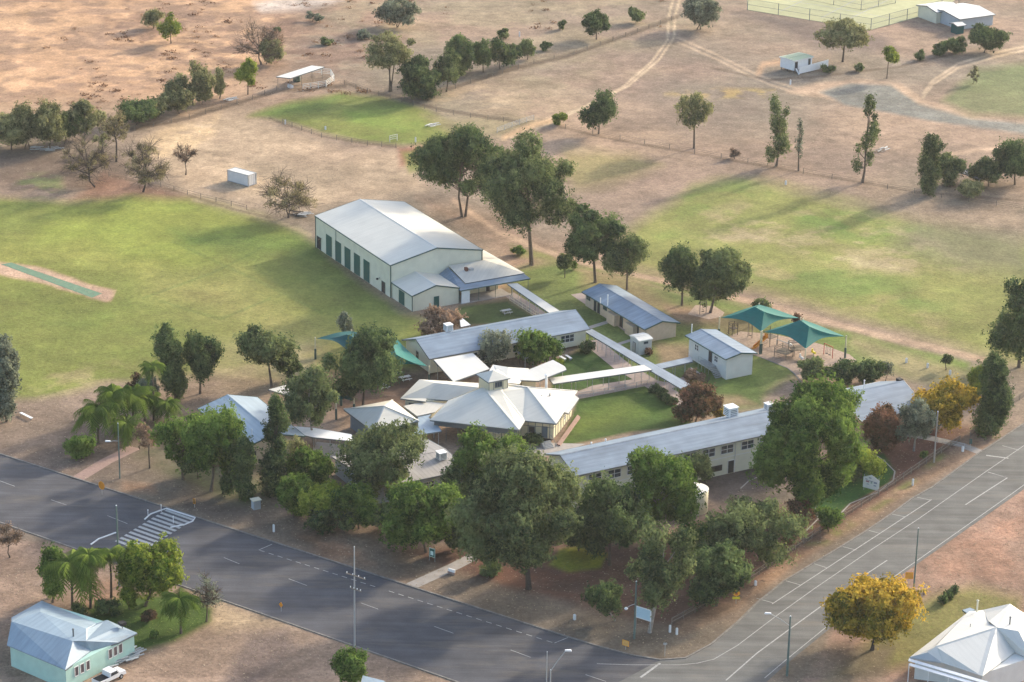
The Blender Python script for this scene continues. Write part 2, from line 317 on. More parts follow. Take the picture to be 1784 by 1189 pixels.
# garden on the corner
patch(LIT, [(700, 960), (880, 940), (1100, 950), (1260, 900), (1400, 880), (1560, 745), (1700, 740), (1640, 800), (1260, 1060), (1190, 1090), (1120, 1090), (1000, 1060), (800, 1000)], 16, .85, .6)
patch((134, 88, 68), [(820, 975), (1000, 990), (1060, 1040), (960, 1050), (860, 1020)], 22, .7, 1, 0, .6, 4)
patch((122, 82, 66), [(1530, 770), (1620, 750), (1660, 770), (1560, 850), (1480, 900), (1470, 890), (1550, 830)], 10, .8, .3)
patch((122, 128, 44), [(955, 985), (975, 958), (1015, 948), (1058, 965), (1045, 990), (990, 998)], 8, 1, .2, 1)
patch((50, 84, 38), [(1410, 885), (1470, 800), (1540, 790), (1560, 822), (1548, 842), (1478, 880), (1462, 896), (1430, 905)], 5, 1, .1, 1)
patch((96, 84, 78), [(1230, 815), (1310, 800), (1350, 850), (1250, 880), (1210, 870)], 14, .9)
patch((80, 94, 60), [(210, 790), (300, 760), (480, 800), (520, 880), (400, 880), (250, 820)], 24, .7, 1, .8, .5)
# verges
patch((126, 108, 92), [(130, 826), (210, 800), (430, 880), (700, 960), (800, 1000), (1190, 1100), (1090, 1135), (700, 1010)], 14, .6, .6)
patch((172, 130, 100), [(210, 842), (262, 850), (270, 866), (215, 858)], 14, .8)
patch((168, 122, 94), [(500, 925), (600, 945), (650, 985), (560, 970)], 20, .7, 1, 0, .6, 4)
patch((106, 92, 82), [(300, 860), (470, 890), (480, 930), (340, 890)], 20, .5)
track((164, 128, 100), [(1190, 1095), (1290, 1045), (1400, 960), (1500, 905), (1580, 850), (1700, 775)], 22, 12, .8, .3)
patch((104, 112, 60), [(1400, 950), (1430, 930), (1530, 880), (1640, 790), (1655, 795), (1560, 870), (1440, 950)], 10, .8, .5, .8, .7, 4)
# south side
patch((164, 134, 112), [(-200, 905), (130, 955), (300, 1020), (599, 1119), (900, 1230), (-200, 1400)], 8, .9, .3)
patch((190, 158, 124), [(290, 1010), (340, 1035), (500, 1090), (380, 1100), (330, 1060)], 18, .8)
patch((124, 104, 94), [(440, 1110), (500, 1100), (520, 1130), (430, 1200), (380, 1200)], 20, .8)
patch((184, 140, 112), [(130, 1010), (210, 1010), (210, 1050), (150, 1070)], 14, .7)
patch((66, 86, 38), [(150, 1060), (220, 1040), (330, 1035), (372, 1060), (370, 1085), (300, 1120), (240, 1135), (170, 1100)], 12, 1, .5, 1)
patch((164, 128, 108), [(1500, 1030), (1784, 830), (2000, 700), (2000, 1400), (1300, 1400), (1400, 1189)], 12, .9, .5)
patch((188, 138, 112), [(1600, 960), (1784, 880), (1784, 1010), (1660, 1020)], 40, .7, 1, 0, .7, 8)
patch((112, 112, 62), [(1560, 1080), (1620, 1040), (1700, 1020), (1784, 1040), (1784, 1100), (1600, 1160), (1440, 1189), (1500, 1130)], 24, .9, .8, .8)
patch((132, 112, 92), [(1340, 1189), (1420, 1120), (1560, 1130), (1540, 1189)], 20, .7)
# vehicle tracks and gravel at the top
for p, wd in (([(890, 240), (940, 215), (1010, 190), (1085, 152), (1135, 108), (1163, 70), (1165, 30), (1180, -30)], 3.5),
              ([(900, 245), (955, 215), (1022, 186), (1095, 150), (1148, 104), (1174, 66), (1176, 30), (1192, -30)], 3.5)):
    track((200, 170, 138), p, wd, 3, .9, .05)
track((196, 156, 118), [(880, 240), (935, 217), (985, 205)], 9, 6, .9)
for o in (-4, 4): track((190, 160, 132), [(1180, 70+o), (1250, 100+o), (1310, 130+o), (1345, 145+o), (1400, 162+o)], 3.5, 3, .8, .05)
track((192, 150, 116), [(1322, 128), (1330, 112), (1370, 106)], 9, 8, .8)
patch((186, 152, 124), [(1370, 160), (1430, 145), (1500, 140), (1570, 150), (1610, 175), (1700, 205), (1800, 220), (1800, 232), (1680, 215), (1600, 195), (1480, 178)], 8, .9, .3)
patch((118, 116, 108), [(1430, 160), (1480, 146), (1550, 150), (1600, 182), (1700, 208), (1850, 222), (1850, 240), (1700, 222), (1560, 200), (1470, 182)], 7, .9, .3)
for o in (-4, 3): track((196, 166, 136), [(1608, 168+o), (1625, 145+o), (1670, 115+o), (1740, 95+o), (1850, 70+o)], 4, 3, .8, .05)
patch((96, 112, 72), [(1640, 180), (1700, 120), (1800, 110), (1900, 200), (1800, 205), (1700, 202)], 16, .8, .6, 1)
track((198, 162, 132), [(1620, 275), (1700, 262), (1784, 252)], 5, 6, .7)
patch((88, 76, 74), [(1280, 20), (1320, 22), (1540, 60), (1560, 90), (1420, 80)], 22, .6, .6)
patch((196, 176, 160), [(440, 5), (520, -10), (600, 0), (540, 18), (460, 20)], 12, .8, .6)
# dark boundary strips (fence lines with dead grass)
for p, wd in (([(470, 208), (560, 238), (650, 252), (690, 256)], 3.5), ([(600, 144), (640, 160), (690, 170), (760, 190), (850, 205), (905, 212)], 5),
              ([(740, 165), (800, 150), (900, 118), (990, 98), (1090, 62), (1180, 30)], 7), ([(230, 225), (330, 205), (480, 160), (600, 150)], 7),
              ([(190, 305), (300, 330), (390, 360), (470, 380)], 3), ([(975, 222), (1050, 240), (1250, 275), (1420, 305), (1600, 335), (1784, 350)], 3.5),
              ([(1240, 118), (1340, 140), (1440, 132), (1560, 118), (1680, 90)], 3)):
    track((92, 74, 60), p, wd, 4, .75, .1)
# soft variation everywhere; bare soil also gets darker towards the front
v = 1 + (n2-.5)*.42 + (n3-.5)*.34 + (rs.rand(len(X))-.5)*.10
C = C*v[:, None]; C[:, 1] *= 1 + (fbm(X, Y, 6, 12)-.5)*.14*GR + (fbm(X, Y, 25, 14)-.5)*.06
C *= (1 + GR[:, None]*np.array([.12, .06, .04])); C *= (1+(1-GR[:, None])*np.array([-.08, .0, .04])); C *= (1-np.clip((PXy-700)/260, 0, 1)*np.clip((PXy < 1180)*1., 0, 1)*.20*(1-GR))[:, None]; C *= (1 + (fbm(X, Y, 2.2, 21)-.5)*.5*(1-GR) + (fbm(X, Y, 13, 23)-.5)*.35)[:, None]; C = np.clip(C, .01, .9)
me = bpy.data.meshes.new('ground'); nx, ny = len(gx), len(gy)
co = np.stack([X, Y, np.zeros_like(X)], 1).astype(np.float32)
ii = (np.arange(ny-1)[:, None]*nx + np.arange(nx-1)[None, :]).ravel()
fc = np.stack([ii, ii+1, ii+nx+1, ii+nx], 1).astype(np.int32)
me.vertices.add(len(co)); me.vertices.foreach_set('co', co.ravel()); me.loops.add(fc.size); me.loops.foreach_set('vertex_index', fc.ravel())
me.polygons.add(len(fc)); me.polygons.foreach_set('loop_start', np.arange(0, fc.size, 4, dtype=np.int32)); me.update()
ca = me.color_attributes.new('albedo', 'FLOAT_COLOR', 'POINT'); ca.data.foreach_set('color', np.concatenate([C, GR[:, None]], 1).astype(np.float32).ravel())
gm = bpy.data.materials.new('ground_soil_and_grass'); gm.use_nodes = True; t = gm.node_tree; b = t.nodes['Principled BSDF']; b.inputs['Roughness'].default_value = .95; b.inputs['Specular IOR Level'].default_value = .1
at = t.nodes.new('ShaderNodeAttribute'); at.attribute_name = 'albedo'; tc = t.nodes.new('ShaderNodeTexCoord')
def gn(scale, det=6, rough=.65):
    n = t.nodes.new('ShaderNodeTexNoise'); n.inputs['Scale'].default_value = scale; n.inputs['Detail'].default_value = det; n.inputs['Roughness'].default_value = rough
    t.links.new(tc.outputs['Object'], n.inputs[0]); return n.outputs[0]
def gr(src, lo, hi, a=.3, c=.7):
    r = t.nodes.new('ShaderNodeMapRange'); r.inputs[1].default_value = a; r.inputs[2].default_value = c; r.inputs[3].default_value = lo; r.inputs[4].default_value = hi; t.links.new(src, r.inputs[0]); return r.outputs[0]
def gmul(a, c):
    k = t.nodes.new('ShaderNodeMath'); k.operation = 'MULTIPLY'; t.links.new(a, k.inputs[0]); t.links.new(c, k.inputs[1]); return k.outputs[0]
f = gmul(gmul(gmul(gr(gn(1.6), .72, 1.22), gr(gn(.45, 5), .82, 1.15)), gr(gn(.12, 8), .86, 1.12)), gr(gn(4.0, 8, .8), .78, 1.2))
sc = t.nodes.new('ShaderNodeVectorMath'); sc.operation = 'SCALE'; t.links.new(at.outputs['Color'], sc.inputs[0]); t.links.new(f, sc.inputs['Scale']); t.links.new(sc.outputs[0], b.inputs['Base Color'])
bp = t.nodes.new('ShaderNodeBump'); bp.inputs['Strength'].default_value = .5; bp.inputs['Distance'].default_value = .25; t.links.new(gn(1.1, 8, .7), bp.inputs['Height']); t.links.new(bp.outputs[0], b.inputs['Normal'])
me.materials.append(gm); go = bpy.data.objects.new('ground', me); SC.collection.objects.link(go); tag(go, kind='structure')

# ------------------------------------------------------------------ roads, kerbs, paths, markings
def asphalt(name, c1, c2):
    m = mat(name, c1, .9, .25, .25, .25, 0); t = m.node_tree; b = t.nodes['Principled BSDF']; tc = t.nodes['Texture Coordinate'] if 'Texture Coordinate' in t.nodes else t.nodes.new('ShaderNodeTexCoord')
    mp = t.nodes.new('ShaderNodeMapping'); mp.inputs['Rotation'].default_value[2] = math.radians(c2); mp.inputs['Scale'].default_value = (.05, .9, 1); t.links.new(tc.outputs['Object'], mp.inputs[0])
    n = t.nodes.new('ShaderNodeTexNoise'); n.inputs['Scale'].default_value = .6; n.inputs['Detail'].default_value = 8; n.inputs['Roughness'].default_value = .7; t.links.new(mp.outputs[0], n.inputs[0])
    r = t.nodes.new('ShaderNodeMapRange'); r.inputs[1].default_value = .3; r.inputs[2].default_value = .7; r.inputs[3].default_value = .68; r.inputs[4].default_value = 1.3; t.links.new(n.outputs[0], r.inputs[0])
    old = b.inputs['Base Color'].links[0].from_socket
    n3 = t.nodes.new('ShaderNodeTexNoise'); n3.inputs['Scale'].default_value = 4; n3.inputs['Detail'].default_value = 6; n3.inputs['Roughness'].default_value = .8; t.links.new(tc.outputs['Object'], n3.inputs[0])
    r3 = t.nodes.new('ShaderNodeMapRange'); r3.inputs[1].default_value = .3; r3.inputs[2].default_value = .7; r3.inputs[3].default_value = .84; r3.inputs[4].default_value = 1.16; t.links.new(n3.outputs[0], r3.inputs[0])
    k = t.nodes.new('ShaderNodeMath'); k.operation = 'MULTIPLY'; t.links.new(r.outputs[0], k.inputs[0]); t.links.new(r3.outputs[0], k.inputs[1])
    s = t.nodes.new('ShaderNodeVectorMath'); s.operation = 'SCALE'; t.links.new(old, s.inputs[0]); t.links.new(k.outputs[0], s.inputs['Scale']); 
    n4 = t.nodes.new('ShaderNodeTexNoise'); n4.inputs['Scale'].default_value = .14; n4.inputs['Detail'].default_value = 9; n4.inputs['Roughness'].default_value = .75; m4 = t.nodes.new('ShaderNodeMapping'); m4.inputs['Rotation'].default_value[2] = math.radians(c2); m4.inputs['Scale'].default_value = (.35, 1.6, 1); t.links.new(tc.outputs['Object'], m4.inputs[0]); t.links.new(m4.outputs[0], n4.inputs[0])
    r4 = t.nodes.new('ShaderNodeMapRange'); r4.inputs[1].default_value = .52; r4.inputs[2].default_value = .75; r4.inputs[3].default_value = 0; r4.inputs[4].default_value = .6; t.links.new(n4.outputs[0], r4.inputs[0])
    mx4 = t.nodes.new('ShaderNodeMix'); mx4.data_type = 'RGBA'; mx4.inputs[7].default_value = (.20, .165, .125, 1); t.links.new(r4.outputs[0], mx4.inputs[0]); t.links.new(s.outputs[0], mx4.inputs[6]); t.links.new(mx4.outputs[2], b.inputs['Base Color']); return m
ASPH_A = asphalt('asphalt_dark', (.086, .086, .094), 34.5); ASPH_B = asphalt('asphalt_worn', (.13, .13, .122), -53.5)
def ext(p, q, a, b_):
    d = (q-p).normalized(); return [p-d*a, q+d*b_]
nA = ext(G(27, 801), G(985, 1110), 260, 0); sA = ext(G(0, 910), G(599, 1119), 260, 260)
def sheet(name, pts, z, m, kind='structure', label=None, cat=None):
    o = MB().poly([Vector((p[0], p[1], z)) for p in pts]).build(name, m); tag(o, label, cat, None, kind); return o
corner = [G(*p) for p in [(985, 1110), (1040, 1127), (1100, 1143), (1150, 1151), (1195, 1148), (1240, 1124), (1285, 1086), (1322, 1050), (1367, 1014), (1416, 984), (1466, 954), (1511, 926), (1552, 898), (1590, 870), (1624, 851), (1708, 790)]]
dirA = (G(985, 1110)-G(27, 801)).normalized(); dirB = (G(1708, 790)-G(1367, 1014)).normalized()
cE = corner[3]+dirA*9
sheet('side_street', nA + [corner[1], corner[2], corner[3], corner[3]+dirA*220, sA[1], sA[0]], .020, ASPH_A)
sB = [G(1335, 1189), G(1372, 1156), G(1443, 1098), G(1551, 1016), G(1768, 864)]; sBe = ext(sB[3], sB[4], 0, 260)[1]
sheet('main_street', corner[3:] + [corner[-1]+dirB*260, sBe] + sB[::-1] + [sB[0]-dirB*180, corner[3]-dirB*60-dirA*6], .028, ASPH_B)
def ribbon(mb, pts, wd, z, h=0, off=0):
    pts = [Vector((p[0], p[1], 0)) for p in pts]; Lp = []; Rp = []
    for i, p in enumerate(pts):
        d = (pts[min(i+1, len(pts)-1)]-pts[max(i-1, 0)]).normalized(); n = Vector((-d.y, d.x, 0)); Lp.append(p+n*(off+wd/2)); Rp.append(p+n*(off-wd/2))
    for i in range(len(pts)-1):
        q = [Lp[i], Rp[i], Rp[i+1], Lp[i+1]]
        if h: mb.hexa([Vector((a.x, a.y, z)) for a in q], [Vector((a.x, a.y, z+h)) for a in q])
        else: mb.poly([Vector((a.x, a.y, z)) for a in q])
    return mb
KERB = mat('kerb_concrete', (.20, .185, .165), .9, .4, 1.5)
kb = MB(); ribbon(kb, nA[:1]+corner+[corner[-1]+dirB*200], .3, 0, .13, .15); tag(kb.build('kerb', KERB), kind='structure')
kb = MB(); ribbon(kb, sA, .3, 0, .1, -.12); tag(kb.build('kerb', KERB), kind='structure')
mk = MB()
def line(px, wd=.14, z=.034): ribbon(mk, [G(*p) for p in px], wd, z)
pA, pB = G(450.7, 958.9), G(968.5, 1122)
for i in range(31):
    if i in (13,): continue
    q = pA.lerp(pB, i/31+.003); r = pA.lerp(pB, i/31+.021); ribbon(mk, [q, r], .15, .034)
line([(450.7, 958.9), (474, 948.8)]); line([(966, 1121), (993, 1110)])
for a, b_ in (((-4, 837), (26, 848)), ((89, 871.4), (116, 880.5)), ((187, 899), (222, 913)), ((390, 972), (417, 983)), ((503, 1009), (535, 1021)), ((628.7, 1051), (659, 1062)), ((756.6, 1092), (790, 1104)), ((889.5, 1133), (924.8, 1146)), ((1020, 1176), (1056, 1188))): line([a, b_], .12)
line([(1040, 1157), (1100, 1159), (1184, 1159), (1215, 1156), (1244, 1149), (1285, 1125), (1352, 1074), (1419, 1026), (1520, 957), (1601, 904), (1715, 824), (1800, 766)], .13)
line([(1345, 1053), (1623, 871)], .16)
for x, y, u, v_ in ((1318, 1043, 1347, 1051), (1367, 1012, 1395, 1020), (1416, 982, 1441, 990), (1466, 952.5, 1492, 959), (1511, 924, 1533, 930), (1552, 896, 1577, 901), (1598, 867, 1622, 872)): line([(x, y), (u, v_)], .14)
line([(1264.7, 1186), (1318.5, 1138.8), (1382.5, 1091.7), (1449.7, 1043)], .2); line([(1496.8, 1009), (1545.6, 976.7)], .18)
line([(1721, 823), (1755, 833), (1682, 880)], .2); line([(1116, 1181), (1150, 1156)], .35)
line([(1332, 1182), (1369, 1150.6), (1439.6, 1093), (1547, 1013), (1762.5, 861), (1830, 812)], .13)
line([(1718, 794), (1757, 799)], .4); line([(1746, 777), (1775, 785)], .15)
tag(mk.build('road_markings', PAINT), kind='structure')
# zebra crossing
zb = MB(); a0, a1, b0 = G(290, 888), G(339, 905), G(196, 946)
sx = (a1-a0); dS = (b0-a0); n = 12
for i in range(n):
    p = a0 + dS*(i/n); q = p + dS*(.52/n); zb.poly([Vector((c.x, c.y, .034)) for c in (p, p+sx, q+sx, q)])
tag(zb.build('zebra_crossing_marking', mat('zebra_paint', (.44, .44, .42), .7, .3, 2.5)), kind='structure')
ik = MB()
for pl in ([(252, 906), (262, 897), (278, 891), (290, 887), (340, 903), (336, 909), (322, 915), (297, 920)], [(158, 950), (172, 940), (186, 935), (202, 929)]): ribbon(ik, [G(*p) for p in pl], .2, 0, .16)
tag(ik.build('crossing_kerb', WHITE), kind='structure')
# footpaths
def path(name, px, wd, z, m): 
    mb = MB(); ribbon(mb, [G(*p) for p in px], wd, z); tag(mb.build(name, m), kind='structure')
path('entrance_path', [(717, 1021), (790, 988), (868, 948), (905, 925)], 2.2, .02, CONC)
path('west_path', [(133, 836), (185, 804), (235, 780)], 2.4, .02, BRICKP)
sheet('court_path', [G(*p) for p in [(1000, 685), (1033, 672), (1117, 659), (1160, 668), (1130, 672), (1033, 691), (1006, 696)]], .02, PATHP)
path('covered_path', [(1028, 594), (1085, 640), (1186, 698), (1200, 706)], 3.6, .028, PATHP)
path('hall_path', [(885, 512), (930, 540), (975, 574)], 2.6, .02, PATHP)
path('link_path', [(1140, 668), (1165, 672), (1205, 660)], 3, .036, PATHP)
path('apron', [(1005, 512), (1085, 566), (1120, 592)], 2.6, .02, PATHP)
path('lawn_path', [(1060, 561), (1025, 572)], 1.2, .03, CONC)
path('lawn_path', [(1100, 593), (1058, 606)], 1.0, .03, CONC)
sheet('forecourt', [G(*p) for p in [(905, 776), (960, 772), (1020, 774), (990, 786), (930, 800), (880, 790)]], .02, CONC)
sheet('forecourt', [G(*p) for p in [(552, 770), (620, 778), (640, 800), (585, 800), (545, 786)]], .02, CONC)
path('east_path', [(1525, 745), (1600, 760), (1676, 776), (1712, 790)], 2.0, .02, CONC)
sheet('cricket_pitch', [G(*p) for p in [(2, 461), (20, 458), (178, 512), (160, 519)]], .02, mat('pitch_matting', (.13, .22, .14), .9, .2, 1))
for e in ([(1465, 895), (1481, 878), (1530, 858), (1556, 838), (1559, 822), (1540, 803), (1528, 795)], [(1290, 852), (1305, 838), (1330, 828)], [(1405, 925), (1425, 905), (1420, 880)]): path('garden_edging', e, .25, .05, CONC)
sheet('tennis_court', [G(*p) for p in [(1302, 18), (1517, 53), (1640, 20), (1700, -30), (1300, -60)]], .02, mat('court_sand_grass', (.40, .40, .22), .9, .12, .4))
ml = MB()
for px in ([(1360, 20), (1440, -18)], [(1430, 32), (1510, -10)], [(1470, 38), (1560, -6)], [(1560, 34), (1430, 10), (1340, -3)]): ribbon(ml, [G(*p) for p in px], .25, .03)
tag(ml.build('court_lines', PAINT), kind='structure')

# ------------------------------------------------------------------ building kit
def opening(root, P, Q, s, z0, wd, h, kind='window', fm=None, pm=None, cols=2, rows=2, inside=None, label=None):
    "door or window on the wall from P to Q (outside is to the right of P->Q), s metres along"
    d = (Q-P); d.z = 0; d.normalize(); nrm = Vector((d.y, -d.x, 0))
    o = P + d*s; o.z = z0; f = MB(); fw = .09 if kind == 'window' else .08
    def bx(mb, x0, x1, y0, y1, a, b_):  # x along wall, y up, a..b out of wall
        mb.hexa([o+d*x0+nrm*a+Z*y0, o+d*x1+nrm*a+Z*y0, o+d*x1+nrm*b_+Z*y0, o+d*x0+nrm*b_+Z*y0], [o+d*x0+nrm*a+Z*y1, o+d*x1+nrm*a+Z*y1, o+d*x1+nrm*b_+Z*y1, o+d*x0+nrm*b_+Z*y1])
    fm = fm or TRIMW
    bx(f, 0, fw, 0, h, -.02, .09); bx(f, wd-fw, wd, 0, h, -.02, .09); bx(f, fw, wd-fw, h-fw, h, -.02, .085)
    if kind == 'window':
        bx(f, fw, wd-fw, 0, fw, -.02, .11)
        for i in range(1, cols): x = wd*i/cols; bx(f, x-.05, x+.05, fw, h-fw, -.02, .08)
        for j in range(1, rows): y = h*j/rows; bx(f, fw, wd-fw, y-.04, y+.04, -.02, .07)
    if kind == 'window':
        w_ = f.build('window', fm, root); p = MB(); bx(p, fw*.6, wd-fw*.6, fw*.6, h-fw*.6, -.01, .03); p.build('pane', pm or GLASS, w_)
    else:
        p = MB(); bx(p, fw*.5, wd-fw*.5, .02, h-fw*.5, -.01, .05)
        if kind == 'roller':
            k = .18
            while k < h-.1: bx(p, fw, wd-fw, k, k+.05, .05, .075); k += .25
        w_ = p.build('door' if kind != 'roller' else 'roller_door', pm or DOORG, root); f.build('door_frame', fm, w_)
    if label: w_['label'] = label
    return w_
def rectgeo(O, La, Lb, a=A, b=B): return [O, O+b*Lb, O+b*Lb+a*La, O+a*La]   # front-left, front-right, back-right, back-left
def gable(name, loc, label, O, La, Lb, ze, rise, ridge, wm, rm, tm=None, oh=.5, ohg=.35, cat='building', a=A, b=B, z0=0, cap=None, group=None, gm_=None, th=.10):
    O = Vector((O[0], O[1], 0)); root = thing(name, (O+a*La/2+b*Lb/2), label, cat, group)
    if ridge == 'a': e1, e2, L1, W1 = a, b, La, Lb
    else: e1, e2, L1, W1 = b, a, Lb, La
    # walls
    o1, o2 = ohg, oh; wi = O+e1*o1+e2*o2; L_, W_ = L1-2*o1, W1-2*o2; zw = ze+rise*(oh/(W1/2))-.02-th
    c = [wi, wi+e1*L_, wi+e1*L_+e2*W_, wi+e2*W_]; mb = MB()
    for i in (0, 2):
        p, q = c[i], c[(i+1) % 4]; mb.poly([p+Z*z0, q+Z*z0, q+Z*zw, p+Z*zw])
    for i in (1, 3):
        p, q = c[i], c[(i+1) % 4]; m_ = (p+q)/2; mb.poly([p+Z*z0, q+Z*z0, q+Z*zw, m_+Z*(ze+rise-.02-th), p+Z*zw])
    mb.build('walls', wm, root)
    # roof
    r = MB(); f0, f1 = O+Z*ze, O+e1*L1+Z*ze; g0, g1 = O+e2*W1+Z*ze, O+e2*W1+e1*L1+Z*ze; k0, k1 = O+e2*W1/2+Z*(ze+rise), O+e2*W1/2+e1*L1+Z*(ze+rise)
    r.slab([f0, f1, k1, k0], th); r.slab([k0, k1, g1, g0], th); rf = r.build('roof', rm, root)
    cp = MB(); n2_ = e2*.22; dz_ = Z*(rise/(W1/2)*.22)
    cp.hexa([k0-n2_-dz_+Z*.004, k1-n2_-dz_+Z*.004, k1+Z*.004, k0+Z*.004], [k0-n2_-dz_+Z*.04, k1-n2_-dz_+Z*.04, k1+Z*.05, k0+Z*.05]); cp.hexa([k0+Z*.004, k1+Z*.004, k1+n2_-dz_+Z*.004, k0+n2_-dz_+Z*.004], [k0+Z*.05, k1+Z*.05, k1+n2_-dz_+Z*.04, k0+n2_-dz_+Z*.04])
    cp.build('ridge_cap', cap or rm, rf)
    tm = tm or TRIMG
    for p, q, sgn in ((f0, f1, -1), (g0, g1, 1)): MB().bar(p+e2*sgn*.07-Z*.10, q+e2*sgn*.07-Z*.10, .13, .16).build('gutter', tm, rf)
    for p, k, q, s in ((f0, k0, g0, -1), (f1, k1, g1, 1)):
        bg_ = MB(); off = e1*s*.035-Z*.10; bg_.bar(p+off, k+off, .06, .24); bg_.bar(k+off, q+off, .06, .24); bg_.build('barge_board', gm_ or tm, rf)
    return root, c, rf
def wallseg(c, i):   # wall i of a ccw/cw corner list so that outside is to the right of P->Q
    p, q = c[i], c[(i+1) % 4]; m_ = sum(c, Vector((0, 0, 0)))/4; d = q-p; n = Vector((d.y, -d.x, 0))
    return (p, q) if n.dot((p+q)/2-m_) > 0 else (q, p)
def side(c, dirn):
    "the wall whose outward normal is nearest dirn, ordered left to right seen from outside"
    best = None
    for i in range(4):
        P, Q = wallseg(c, i); d = (Q-P).normalized(); n = Vector((d.y, -d.x, 0)); s = n.dot(dirn)
        if best is None or s > best[0]: best = (s, P, Q)
    P, Q = best[1], best[2]; return P.copy(), Q.copy()
def aircon(loc_px=None, z=0, label='', P=None, s=1.0, a=A, b=B, name='air_conditioner', group=None):
    "evaporative cooler box on its dropper: sits on a roof"
    P = P or G(*loc_px, z); r = thing(name, P, label, 'air conditioner', group); m = MB()
    m.box(P-Z*.3, a, b, .5, .7*s, .7*s); m.build('duct', WHITE, r)
    m = MB(); lo = [P+a*x*s*.62+b*y*s*.62+Z*.2 for x, y in ((-1, -1), (1, -1), (1, 1), (-1, 1))]; hi = [P+a*x*s*.55+b*y*s*.55+Z*(.2+1.0*s) for x, y in ((-1, -1), (1, -1), (1, 1), (-1, 1))]
    m.hexa(lo, hi); m.box(P+Z*(.2+1.0*s), a, b, .08, 1.3*s, 1.3*s); m.build('casing', WHITE, r)
    m = MB()
    for e, f_ in ((a, b), (-a, b), (b, a), (-b, a)):
        for k in range(4): c = P+e*(.63-.03)*s+Z*(.35+.2*k*s); m.box(c, e, f_, .08*s, .04, .85*s)
    m.build('louvres', TRIMG, r); return r
def flue(P, h, r_, m_, parent, name='flue'):
    P = Vector(P); o = MB().cyl(P-Z*.2, r_, h+.2, 10).build(name, m_, parent); MB().cyl(P+Z*h, r_*1.7, .12, 10, r_*.6).build('flue_cap', m_, o); return o
def canopy(name, label, roofpts, th, rm, posts, wall=None, cat='covered walkway', fascia=None, pm=STEEL, ridge=None):
    "flat or low roof on posts; roofpts world points (z included); posts world points"
    c = sum((Vector(p) for p in roofpts), Vector((0, 0, 0)))/len(roofpts); r = thing(name, (c.x, c.y, 0), label, cat)
    m = MB(); m.slab(roofpts, th); rf = m.build('roof', rm, r)
    f = MB(); n = len(roofpts)
    for i in range(n):
        p, q = Vector(roofpts[i]), Vector(roofpts[(i+1) % n]); d = (q-p); d.z = 0; d.normalize(); o = Vector((d.y, -d.x, 0))
        if o.dot((p+q)/2-c) < 0: o = -o
        f.bar(p+o*.04-Z*(th+.02), q+o*.04-Z*(th+.02), .06, .2)
    f.build('fascia', fascia or TRIMG, rf)
    for p in posts:
        q = Vector(p); MB().tube([(q.x, q.y, 0), (q.x, q.y, q.z)], .05, 6).build('post', pm, r)
    return r

# ---- sports hall
O = G(680.2, 462.4, 6.7); hall, hc, hrf = gable('sports_hall', None, 'big cream metal hall with white gabled roof and tall dark green roller doors', O, 33.4, 20.1, 6.7, 2.0, 'a', CREAM, R_WHITE_A, TRIM, .12, .12, 'hall', cap=R_LIGHT)
P, Q = side(hc, -B); Lw = (Q-P).length
for s in (4.7, 8.9, 13.1, 17.3, 21.5): opening(hall, P, Q, s, .05, 2.9, 4.4, 'roller', CREAM, DOORG)
opening(hall, P, Q, 29.4, .05, 1.5, 2.3, 'door', TRIM, DOORD, label='dark doorway near the front corner'); opening(hall, P, Q, .5, .05, 1.9, 2.6, 'door', TRIM, DOORD)
for c in hc: MB().box(c+(c-hall.location).normalized()*.06+Z*0, A, B, 6.6, .16, .16).build('corner_trim', TRIM, hall)
for s in (28.6, 2.6):
    d = (Q-P).normalized(); m = MB(); m.bar(P+d*s-B*.0+Z*2.6, P+d*s-B*.6+Z*2.6, .08); m.box(P+d*s-B*.6+Z*2.35, A, B, .3, .35, .35); m.build('wall_lamp', DOORD, hall)
fO = hc[0] if False else Vector((O.x, O.y, 0))
MB().tube([P+(Q-P).normalized()*9.3-B*.05, P+(Q-P).normalized()*9.3-B*.05+Z*6.5], .06).build('downpipe', TRIM, hall)
# annex gable in front
La = 8.6; Oa = G(718, 516, 3.2); an, ac, arf = gable('hall_storeroom', None, 'small cream gabled storeroom joined to the front left of the big hall', Oa, La+.2, 10.2, 3.2, 1.35, 'a', CREAM, R_WHITE_A, TRIM, .1, .1, 'building', cap=R_LIGHT)
P, Q = side(ac, -B); opening(an, P, Q, 3.0, .05, 2.6, 2.8, 'roller', CREAM, DOORG)
P, Q = side(ac, -A); opening(an, P, Q, 4.6, .05, 1.1, 2.2, 'door', TRIM, DOORG)
for c in ac: MB().box(c+(c-an.location).normalized()*.05, A, B, 3.1, .13, .13).build('corner_trim', TRIM, an)
# side and front lean-to with veranda
lt = thing('hall_lean_to', O+B*23-A*5, 'low pale roofed lean-to wrapping the right side and front corner of the big hall', 'building'); lt.location.z = 0; ORG[lt.name] = Vector(lt.location)
hO = Vector((O.x, O.y, 0)); HR = hO+B*20.1
def hp(a, b, z): return hO+A*a+B*b+Z*z
def rel(px, py, z): q = G(px, py, z)-O; return q.dot(A), q.dot(B)
a1, b1 = rel(914.8, 477, 3.4); a2, b2 = rel(811, 493.8, 3.4); a3, b3 = rel(742.4, 371.8, 3.6); a4, b4 = rel(784.5, 465.7, 4.6)
bS = b1; aF = a2; bk = 29.5
r = MB()
r.slab([hp(bk, 20.25, 4.6), hp(0, 20.25, 4.6), hp(aF, bS, 3.4), hp(bk, bS-1.2, 3.45)], .1)
r.slab([hp(-.15, b4, 4.7), hp(aF, b2, 3.4), hp(aF, bS, 3.4), hp(-.15, 20.25, 4.6)], .1)
rr = r.build('roof', R_CREAM, lt)
